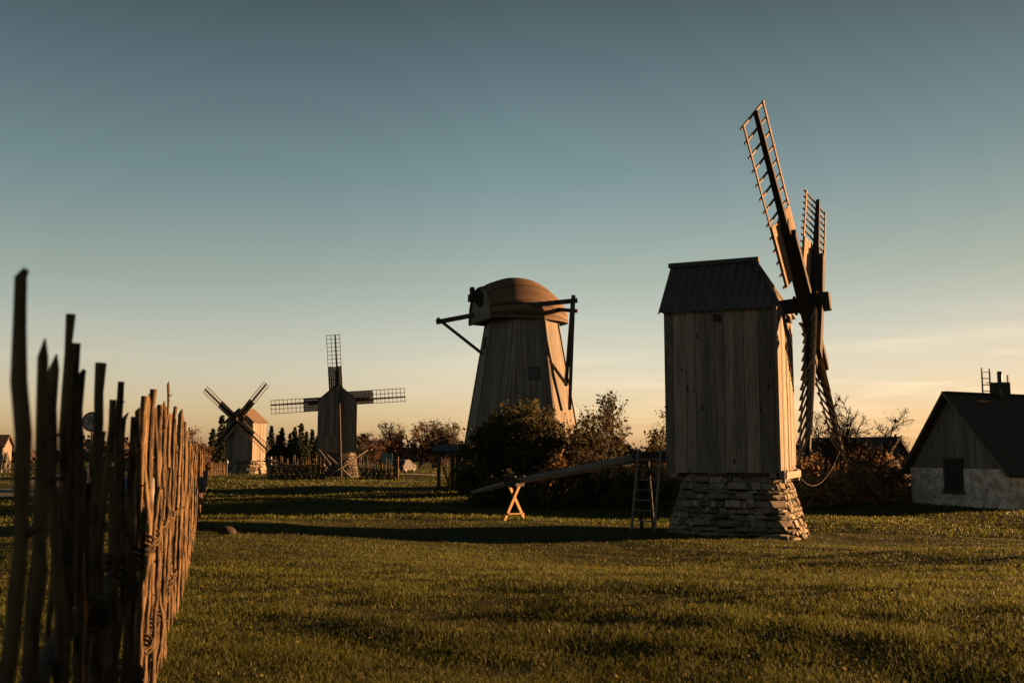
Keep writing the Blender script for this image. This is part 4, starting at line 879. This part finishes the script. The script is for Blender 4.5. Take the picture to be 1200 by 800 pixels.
for y, k in ((4.55, 1), (4.8, 1), (7.4, -1)):   # slabs woven aslant between the stakes
    a = fence_line(y); g_ = GZ(a[0], a[1]); m = MB(); m.beam(a - fout * .06 - fdir * .35 * k + V(0, 0, g_ + .4), a - fout * .05 + fdir * .3 * k + V(0, 0, g_ + 1.35), .10, .025, fout); m.build('slanting_slab', M['bark'], fence, fix=False)
fence2 = thing('stake_fence', (*fence_line(31)[:2], GZ(*fence_line(31)[:2])), 'darker continuation of the stake fence beyond the gap with the hanging bucket', 'fence', 'stake fences')
m = MB(); y = 30.6; 
far_m = MB(); cnt = 0
while y < 88:
    p = fence_line(y) + fout * rnd.gauss(.0, .04); g_ = GZ(p[0], p[1]); hgt = rnd.gauss(1.92, .12); 
    if cnt < 100: m = MB(); stake_mesh(m, V(p[0], p[1], g_ - .1), V(p[0] + rnd.gauss(0, .03), p[1], g_ + hgt), rnd.uniform(.02, .035), rnd, 5); m.build('stake', M['bark'], fence2, fix=False); cnt += 1
    else: stake_mesh(far_m, V(p[0], p[1], g_ - .1), V(p[0] + rnd.gauss(0, .03), p[1], g_ + hgt), rnd.uniform(.02, .035), rnd, 5)
    y += rnd.uniform(.13, .34)
far_m.build('far_stakes', M['bark'], fence2, fix=False)['kind'] = 'stuff'
for hz in (.45, 1.05): m = MB(); m.tube([fence_line(t) + V(0, 0, GZ(*fence_line(t)[:2]) + hz) for t in np.arange(30.5, 88, 4)], .03, 6); m.build('rail', M['bark'], fence2, fix=False)
fp0, fp1 = gp(236, 99), gp(264, 103); fence3 = thing('stake_fence', fp0, 'far sunlit cross fence of stakes left of the X-sailed mill', 'fence', 'stake fences'); n = 34
for i in range(n):
    t = i / (n - 1); x = fp0[0] + (fp1[0] - fp0[0]) * t; y = fp0[1] + (fp1[1] - fp0[1]) * t; g_ = GZ(x, y); m = MB(); stake_mesh(m, V(x, y, g_ - .1), V(x + rnd.gauss(0, .05), y, g_ + rnd.gauss(1.35, .15)), .04, rnd, 5); m.build('stake', M['bark'], fence3, fix=False)
m = MB(); m.tube([fp0 + V(0, 0, .7), fp1 + V(0, 0, .7)], .035, 6); m.build('rail', M['bark'], fence3, fix=False)

# stone wall with stakes in front of the far mills, its end posts and a side stretch
def stone_fence(label, pa, pb, h, nst, seed):
    rnd = random.Random(seed); T = thing('stone_wall', ((pa[0] + pb[0]) / 2, (pa[1] + pb[1]) / 2, GZ((pa[0] + pb[0]) / 2, pa[1])), label, 'wall', 'dry stone walls before the far mills'); m = MB(); d = unit((pb - pa) * V(1, 1, 0)); L = np.linalg.norm((pb - pa)[:2]); z = 0
    while z < h:
        ch = rnd.uniform(.16, .3); s = rnd.uniform(-.3, 0)
        while s < L:
            l = rnd.uniform(.25, .65); p = pa + d * (s + l / 2); g_ = GZ(p[0], p[1]); vs_ = []; sd = rnd.random(); N = 8
            for a, b_, sc in ((-.22, 0, .8), (.12, 0, 1), (.24, 0, .62)):
                for k in range(N): an = 2 * PI * k / N; vs_.append(V(p[0], p[1], g_ + z + ch / 2) + d * math.cos(an) * l * .52 * sc * rnd.uniform(.9, 1.08) + V(0, 0, math.sin(an) * ch * .56 * sc * rnd.uniform(.9, 1.08)) - V(-d[1], d[0], 0) * (a + rnd.gauss(0, .015)))
            m.add(vs_, [tuple(range(N))] + [(r_ * N + k, r_ * N + (k + 1) % N, (r_ + 1) * N + (k + 1) % N, (r_ + 1) * N + k) for r_ in (0, 1) for k in range(N)] + [tuple(range(2 * N, 3 * N))], [(q_[0], q_[2], sd) for q_ in vs_], False); s += l + .02
        z += ch
    m.build('stones', M['dark_stone'], T)
    for i in range(nst):
        t = (i + rnd.random() * .7) / nst; p = pa + d * L * t + V(-d[1], d[0], 0) * rnd.choice((-.35, .38)); g_ = GZ(p[0], p[1]); m = MB(); stake_mesh(m, V(p[0], p[1], g_ - .1), V(p[0] + rnd.gauss(0, .06), p[1], g_ + h + rnd.uniform(.3, .95)), .04, rnd, 5); m.build('stake', M['bark'], T, fix=False)
    return T
stone_fence('low dark dry-stone wall with stakes running between the two small mills', gp(318, 90), gp(380, 90), 1.25, 22, 3)
stone_fence('shorter dry-stone wall with stakes right of the upright-sailed mill', gp(424, 91), gp(466, 91), 1.0, 14, 4)
p = gp(316, 89.6); gate = thing('gate_post', p, 'thick sunlit gate post holding loose poles at the left end of the stone wall', 'post'); m = MB(); m.beam(p - V(0, 0, .2), p + V(0, 0, 2.0), .34, .34, (0, 1, 0)); m.build('post', M['grey_wood'], gate)
for dz, a, b in ((1.5, -.5, 1.5), (1.2, -.3, 1.0), (1.75, -.4, .5)): m = MB(); m.tube([p + V(a, -.25, dz + .1), p + V(b, -.3, dz - .12)], .08, 7); m.build('pole', M['pale_log'], gate)
p = gp(466, 90.5); o = MB(); o.tube([p - V(0, 0, .2), p + V(0, 0, 2.1)], [.13, .10], 8); tag(o.build('gate_post', M['bark']), 'lone round post at the right end of the shorter stone wall', 'post')

# ------------------------------------------------------------------ small things
# boulder
p = gp(268, 24.5); m = MB(); bm = bmesh.new(); bmesh.ops.create_icosphere(bm, subdivisions=3, radius=.19)
for v in bm.verts: k = 1 + .12 * math.sin(v.co.x * 9 + 1) * math.sin(v.co.y * 8) + .09 * math.sin(v.co.z * 13 + v.co.x * 7); v.co = Vector((v.co.x * 1.1 * k, v.co.y * .9 * k, v.co.z * .75 * k))
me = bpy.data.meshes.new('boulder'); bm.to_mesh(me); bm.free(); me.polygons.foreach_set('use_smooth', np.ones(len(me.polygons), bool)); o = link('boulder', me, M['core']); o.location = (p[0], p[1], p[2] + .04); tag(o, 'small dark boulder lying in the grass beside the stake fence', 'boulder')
# bucket and log ends at the fence gap, repeated further along
def bucket(px, d, z, lab):
    p = at(px, 565, d); T = thing('bucket', (p[0], d, z), lab, 'bucket', 'buckets on the fence'); m = MB(); prof_ = [(.0, -.16), (.11, -.16), (.15, -.05), (.20, .08), (.215, .16)]; N = 18; vs_ = []; q_ = unit(V(.35, -.45, .82)); u_ = unit(np.cross(q_, V(0, 0, 1))); w_ = np.cross(q_, u_); c = V(p[0], d, z)
    for r_, h_ in prof_:
        for k in range(N): an = 2 * PI * k / N; vs_.append(c - q_ * h_ + (u_ * math.cos(an) + w_ * math.sin(an)) * r_)
    m.add(vs_, [(i * N + k, i * N + (k + 1) % N, (i + 1) * N + (k + 1) % N, (i + 1) * N + k) for i in range(len(prof_) - 1) for k in range(N)], [(0, 0, .5)] * len(vs_), True); m.build('pail', M['tin'], T)
    m = MB(); m.tube([c - q_ * .16 + (u_ * math.cos(a) + w_ * math.sin(a)) * .215 for a in np.linspace(0, 2 * PI, 19)], .018, 6); m.build('rim', M['new_wood'], T)
    m = MB(); m.tube([c - q_ * .16 + (u_ * math.cos(a) * .215) - q_ * math.sin(a) * .2 for a in np.linspace(0, PI, 11)], .008, 5); m.build('handle', M['iron'], T); return T
bucket(234.5, 29, .62, 'blue-grey tin bucket with tan rim hanging at the near end of the fence gap'); bucket(237, 41, .55, 'smaller-looking tin bucket hanging further along the stake fence'); 
for i, (px, py, d, r) in enumerate(((229.5, 580, 29.3, .12), (234.5, 587, 28.8, .11), (236.5, 558, 40.5, .13), (241.5, 547, 52, .15))):
    p = at(px, py, d); m = MB(); m.tube([p, p + V(-.55, .25, 0)], r, 12); m.tube([p + V(.004, 0, 0), p + V(.012, -.003, 0)], r * .9, 12); o = m.build('log', M['new_wood']); tag(o, ('sawn log end sticking out below the bucket, upper of two', 'sawn log end sticking out below the bucket, lower of two', 'sawn log end poking out under the second bucket', 'farthest sawn log end poking out of the stake fence')[i], 'log', 'log ends at the fence')
# round speed sign behind the fence
p = at(107.5, 494, 31); g_ = GZ(p[0], p[1]); sg = thing('road_sign', (p[0], p[1], g_), 'round speed limit sign reading 70 on a post behind the stake fence', 'road sign')
m = MB(); m.tube([V(p[0], p[1] + .05, g_ - .2), V(p[0], p[1] + .05, p[2] + .3)], .035, 8); m.build('post', M['iron'], sg)
m = MB(); m.tube([p + V(0, .03, 0), p], .31, 28); disc = m.build('disc', M['red'], sg); m = MB(); m.tube([p + V(0, .0, 0), p - V(0, .006, 0)], .25, 28); m.build('face', M['white'], disc)
cu = bpy.data.curves.new('digits', 'FONT'); cu.body = '70'; cu.size = .36; cu.align_x = 'CENTER'; cu.align_y = 'CENTER'; cu.extrude = .003; tmp = bpy.data.objects.new('digits', cu); COL.objects.link(tmp)
dg = bpy.context.evaluated_depsgraph_get(); me = bpy.data.meshes.new_from_object(tmp.evaluated_get(dg)); bpy.data.objects.remove(tmp); o = link('digits', me, M['black'], disc); me.materials.clear(); me.materials.append(M['black']); o.rotation_euler = (PI / 2, 0, 0); o.location = tuple(p - V(0, .012, 0) - wloc(disc))
# turquoise panel, framed board, car
p = gp(453.5, 112); bd = thing('notice_board', p, 'turquoise panel on two posts near the parked car', 'board'); z0_, z1_ = at(0, 544, 112)[2], at(0, 531.5, 112)[2]; m = MB(); m.beam((p[0] - .62, p[1], (z0_ + z1_) / 2), (p[0] + .62, p[1], (z0_ + z1_) / 2), .05, z1_ - z0_); m.build('panel', M['teal'], bd)
for k in (-.55, .55): m = MB(); m.beam((p[0] + k, p[1] + .06, p[2] - .2), (p[0] + k, p[1] + .06, z1_ + .05), .08, .08, (0, 1, 0)); m.build('post', M['beam_wood'], bd)
p = gp(426.5, 104); bd = thing('sign_frame', p, 'small empty grey frame on posts right of the upright-sailed mill', 'frame')
for k in (-.32, .32): m = MB(); m.beam((p[0] + k, p[1], p[2] - .2), (p[0] + k, p[1], .95), .06, .06, (0, 1, 0)); m.build('post', M['lantern'], bd)
m = MB(); [m.beam((p[0] - .29, p[1], z), (p[0] + .29, p[1], z), .06, .06) for z in (.92, .42)]; m.build('crossbar', M['lantern'], bd)
def car(px, d, rot, lab):
    p = gp(px, d); T = thing('parked_car', p, lab, 'car'); c_, s_ = math.cos(rot), math.sin(rot); Wd = lambda x, y, z: V(p[0] + x * c_ - y * s_, p[1] + x * s_ + y * c_, p[2] + z); ex, ey = V(c_, s_, 0), V(-s_, c_, 0)
    side = [(-2.15, .35), (-2.15, .75), (-2.0, .92), (-1.75, .98), (-1.3, 1.42), (-.2, 1.48), (.45, 1.40), (1.05, .98), (1.95, .86), (2.15, .6), (2.12, .32), (1.7, .28), (-1.7, .28)]; m = MB(); N = len(side)
    prof_ = [[Wd(x, k * w * (.86 if z > 1.0 else 1), z) for x, z in side] for k, w in ((-1, .82), (1, .82))]; m.add(prof_[0] + prof_[1], [tuple(range(N)), tuple(reversed(range(N, 2 * N)))] + [(i, i + N, (i + 1) % N + N, (i + 1) % N) for i in range(N)], [(0, 0, .5)] * 2 * N); m.build('body', M['car_paint'], T)
    for k in (-1, 1): m = MB(); m.quad(*[Wd(x, k * (.722 + .10 * (1.36 - z) * .9), z) for x, z in ((-1.5, 1.04), (.85, 1.04), (.40, 1.34), (-1.15, 1.36))]); m.build('side_window', M['glass'], T)
    m = MB(); m.quad(*[Wd(x - .015, y, z + .01) for x, y, z in ((-1.71, -.62, 1.02), (-1.71, .62, 1.02), (-1.34, .55, 1.37), (-1.34, -.55, 1.37))]); m.build('rear_window', M['glass'], T)
    for x in (-1.35, 1.35):
        for k in (-1, 1): m = MB(); m.tube([Wd(x, k * .62, .32), Wd(x, k * .84, .32)], .32, 16); w_ = m.build('wheel', M['tyre'], T); m = MB(); m.tube([Wd(x, k * .83, .32), Wd(x, k * .85, .32)], .19, 12); m.build('rim', M['lantern'], w_)
    for k in (-1, 1): m = MB(); m.beam(Wd(-2.17, k * .66, .66), Wd(-2.17, k * .66, .84), .22, .05, ex); m.build('tail_lamp', M['lamp_red'], T)
    m = MB(); m.beam(Wd(-2.17, -.26, .56), Wd(-2.17, .26, .56), .02, .11); m.build('number_plate', M['white'], T); return T
car(473, 118, rad(75), 'dark parked car seen from behind at the foot of the brown trees')
# white-capped bollard by the far mill, roadside post and small building at the left edge
p = gp(266, 100); b_ = thing('bollard_lamp', p, 'pale-capped garden lamp post beside the X-sailed mill', 'lamp post'); m = MB(); m.tube([p - V(0, 0, .1), p + V(0, 0, 1.35)], .05, 8); m.build('post', M['iron'], b_); m = MB(); m.tube([p + V(0, 0, 1.33), p + V(0, 0, 1.5), p + V(0, 0, 1.75)], [.11, .17, .02], 10); m.build('lamp_head', M['lantern'], b_)
p = gp(22, 55); b_ = thing('marker_post', p, 'short orange-lit wooden marker post beside the road', 'post'); z_ = at(22, 532, 55)[2]; m = MB(); m.beam(p - V(0, 0, .2), V(p[0], p[1], z_), .17, .14, (0, 1, 0)); m.build('post', M['new_wood'], b_); m = MB(); m.beam(V(p[0], p[1], z_), V(p[0], p[1], z_ + .05), .2, .17, (0, 1, 0)); m.build('cap', M['beam_wood'], b_)
p = gp(-15, 112); ht = thing('cottage', (p[0], p[1], p[2]), 'far cottage with red roof and pale timbered wall at the left edge', 'house', 'houses beyond the meadow'); fh = Frame((p[0], p[1], 0), rad(10)); m = MB(); zt = 1.9; za = 3.0
plank_wall(m, fh(2, -1.6, 0), fh(2, 1.6, 0), p[2] - .3, lambda t: zt + (za - zt) * (1 - abs(2 * t - 1)), fh.n, .3); plank_wall(m, fh(-4, -1.6, 0), fh(2, -1.6, 0), p[2] - .3, tops(zt), -fh.q, .3); plank_wall(m, fh(2, 1.6, 0), fh(-4, 1.6, 0), p[2] - .3, tops(zt), fh.q, .3); m.build('wall', M['pale_log'], ht); m = MB()
for s_ in (-1, 1): m.prism([fh(2.3, s_ * 1.9, zt - .15), fh(-4.3, s_ * 1.9, zt - .15), fh(-4.3, 0, za + .1), fh(2.3, 0, za + .1)], V(0, 0, .12) + fh.q * s_ * .06)
m.build('roof', M['brown_roof'], ht); m = MB(); m.beam(fh(2.06, -.5, .1), fh(2.06, -.5, 1.2), .7, .06, fh.n); m.build('window', M['glass'], ht)

# ------------------------------------------------------------------ shade casters added out of view: a shed and a row of trees
sx, sy = 9.2, 2.15  # unseen shed, put here to throw shade on the nearest stakes
shd = thing('shade_shed', (sx, sy, GZ(sx, sy)), 'plank shed added out of view right of the camera to shade the near fence', 'shed')
fs = Frame((sx, sy, 0), rad(0)); gz = GZ(sx, sy); m = MB()
for a, b, o in (((-2, -4.6), (2, -4.6), (0, -1, 0)), ((2, -4.6), (2, 5.45), (1, 0, 0)), ((2, 5.45), (-2, 5.45), (0, 1, 0)), ((-2, 5.45), (-2, -4.6), (-1, 0, 0))): plank_wall(m, fs(*a, 0), fs(*b, 0), gz - .2, tops(gz + 3.1), np.array(o, float), .2)
m.build('wall', M['grey_wood'], shd); m = MB()
for s_ in (-1, 1): m.prism([fs(s_ * 2.3, -4.9, gz + 2.95), fs(s_ * 2.3, 5.5, gz + 2.95), fs(0, 5.5, gz + 4.2), fs(0, -4.9, gz + 4.2)], V(0, 0, .12) + V(s_ * .06, 0, 0))
m.build('roof', M['sheet'], shd)
for i, (x, y, h) in enumerate(((36.8, 49.2, 8.0), (36, 52.5, 8.2), (38.5, 55, 6.6), (38.5, 60, 3.9), (42, 64, 4.3), (42.5, 69, 5.6), (46, 74, 5.9), (47, 80, 5.2))):  # tree row added beyond the view to darken the lawn and house roof
    g_ = GZ(x, y); make_bush('shade_tree', f'dense tree added out of view for shade, {nth[i]} in its row from the house', 'tree', V(x, y, g_), [(x, y, g_ + h * .55, 1.9, 2.1, h * .45), (x + .8, y + 1.2, g_ + h * .4, 1.6, 1.6, h * .36), (x - .6, y - 1.2, g_ + h * .42, 1.6, 1.6, h * .38), (x, y, g_ + .8, 1.8, 2.2, 1.3)], 17000 if i < 2 else 4500, .2, 'leaf_warm', 120, .45, 40 + i, 'unseen trees added to shade the meadow', stems=5)

# ------------------------------------------------------------------ two walkers behind the fence
def skin_mesh(name, joints, edges, mat, parent, sub=2):
    me = bpy.data.meshes.new(name); org = wloc(parent); me.from_pydata([tuple(V(*j[:3]) - org) for j in joints], edges, []); o = link(name, me, mat, parent)
    md = o.modifiers.new('skin', 'SKIN'); o.modifiers.new('sub', 'SUBSURF').levels = sub
    for v, j in zip(me.skin_vertices[0].data, joints): v.radius = (j[3], j[4] if len(j) > 4 else j[3])
    me.skin_vertices[0].data[0].use_root = True
    dgx = bpy.context.evaluated_depsgraph_get(); new = bpy.data.meshes.new_from_object(o.evaluated_get(dgx)); new.polygons.foreach_set('use_smooth', np.ones(len(new.polygons), bool))
    o.modifiers.clear(); o.data = new; o.data.materials.clear(); o.data.materials.append(mat); return o
def person(px, d, az, label, jacket, hat, step):
    p = gp(px, d); T = thing('person', p, label, 'person', 'walkers behind the fence'); c_, s_ = math.cos(az), math.sin(az)
    W_ = lambda f, l, z: (p[0] + f * c_ - l * s_, p[1] + f * s_ + l * c_, p[2] + z)
    J = {'pel': (0, 0, .95, .13, .11), 'spine': (.01, 0, 1.15, .125, .10), 'chest': (.01, 0, 1.33, .15, .11), 'neck': (.01, 0, 1.48, .055), 'jaw': (.04, 0, 1.55, .07, .065), 'head': (.02, 0, 1.64, .088, .10), 'crown': (.0, 0, 1.71, .06)}
    E = [('pel', 'spine'), ('spine', 'chest'), ('chest', 'neck'), ('neck', 'jaw'), ('jaw', 'head'), ('head', 'crown')]
    for sd, k in (('L', 1), ('R', -1)):
        st = step * k
        J.update({'sho' + sd: (.0, .17 * k, 1.40, .062), 'elb' + sd: (-.08 * st - .03, .23 * k, 1.12, .046), 'wri' + sd: (-.10 * st + .10, .23 * k, .90, .033), 'hand' + sd: (-.10 * st + .13, .225 * k, .81, .03, .042),
                  'hip' + sd: (.0, .09 * k, .90, .10), 'kne' + sd: (.16 * st + .03, .095 * k, .50, .065), 'ank' + sd: (.24 * st - .04, .09 * k, .09, .045), 'toe' + sd: (.24 * st + .13, .10 * k, .035, .04, .03)})
        E += [('chest', 'sho' + sd), ('sho' + sd, 'elb' + sd), ('elb' + sd, 'wri' + sd), ('wri' + sd, 'hand' + sd), ('pel', 'hip' + sd), ('hip' + sd, 'kne' + sd), ('kne' + sd, 'ank' + sd), ('ank' + sd, 'toe' + sd)]
        for q_, (l_, dz) in enumerate(((.02, .085), (.007, .1), (-.007, .095), (-.02, .075))):
            n_ = 'f%d' % q_ + sd; J[n_ + 'a'] = (-.10 * st + .145, .225 * k + l_, .81 - dz * .5, .011); J[n_ + 'b'] = (-.10 * st + .135, .225 * k + l_, .81 - dz, .009); E += [('hand' + sd, n_ + 'a'), (n_ + 'a', n_ + 'b')]
        J['th' + sd] = (-.10 * st + .18, .225 * k - .03 * k, .80, .012); E.append(('hand' + sd, 'th' + sd))
    J['nose'] = (.125, 0, 1.61, .014); E.append(('head', 'nose'))
    def sub(keys, grow_, over={}):
        ks = list(keys); jj = [W_(*J[k][:3]) + tuple(r + grow_ for r in (over.get(k) or J[k][3:])) for k in ks]; return jj, [(ks.index(a), ks.index(b)) for a, b in E if a in ks and b in ks]
    b_ = skin_mesh('body', *sub(J, 0), M['skin'], T)
    skin_mesh('jacket', *sub(['pel', 'spine', 'chest', 'shoL', 'elbL', 'wriL', 'shoR', 'elbR', 'wriR'], .028), M[jacket], T)
    skin_mesh('trousers', *sub(['pel', 'hipL', 'kneL', 'ankL', 'hipR', 'kneR', 'ankR'], .02), M['trouser'], T)
    for sd in 'LR': skin_mesh('shoe', *sub(['ank' + sd, 'toe' + sd], .018), M['black'], T)
    hb_ = [W_(-.02, 0, 1.67) + (.10, .105), W_(-.03, 0, 1.74) + (.085, .09), W_(-.04, 0, 1.60) + (.085, .09)]; skin_mesh('knit_cap' if hat else 'hair', hb_, [(0, 1), (0, 2)], M['cap_red' if hat else 'hair'], T)
    m = MB()
    for k in (-1, 1): m.tube([W_(.105, .034 * k, 1.645), W_(.113, .034 * k, 1.645)], .012, 8)
    m.build('eyes', M['black'], T); return T
person(154.5, 15.5, rad(70), 'walker in a blue jacket half hidden behind the stakes', 'jacket', False, 1)
person(171, 16.6, rad(60), 'walker in an orange knit cap and grey coat behind the stakes', 'coat', True, -1)

# unseen stakes added off to the right so that long shadows streak the lawn
y = 12.5; sf = thing('stake_fence', (.545 * y + 1.8, y, GZ(.545 * y + 1.8, y)), 'gappy line of thin stakes added out of view to streak the meadow with shadow', 'fence', 'stake fences')
while y < 39:
    x = .545 * y + 1.8 + rnd.uniform(-.2, .5); g_ = GZ(x, y); m = MB(); stake_mesh(m, V(x, y, g_ - .1), V(x + rnd.gauss(0, .1), y + rnd.gauss(0, .1), g_ + rnd.uniform(.7, 1.7)), rnd.uniform(.03, .075), rnd, 6); m.build('stake', M['bark'], sf, fix=False); y += rnd.choice((.3, .45, .7, 1.0, 1.5))
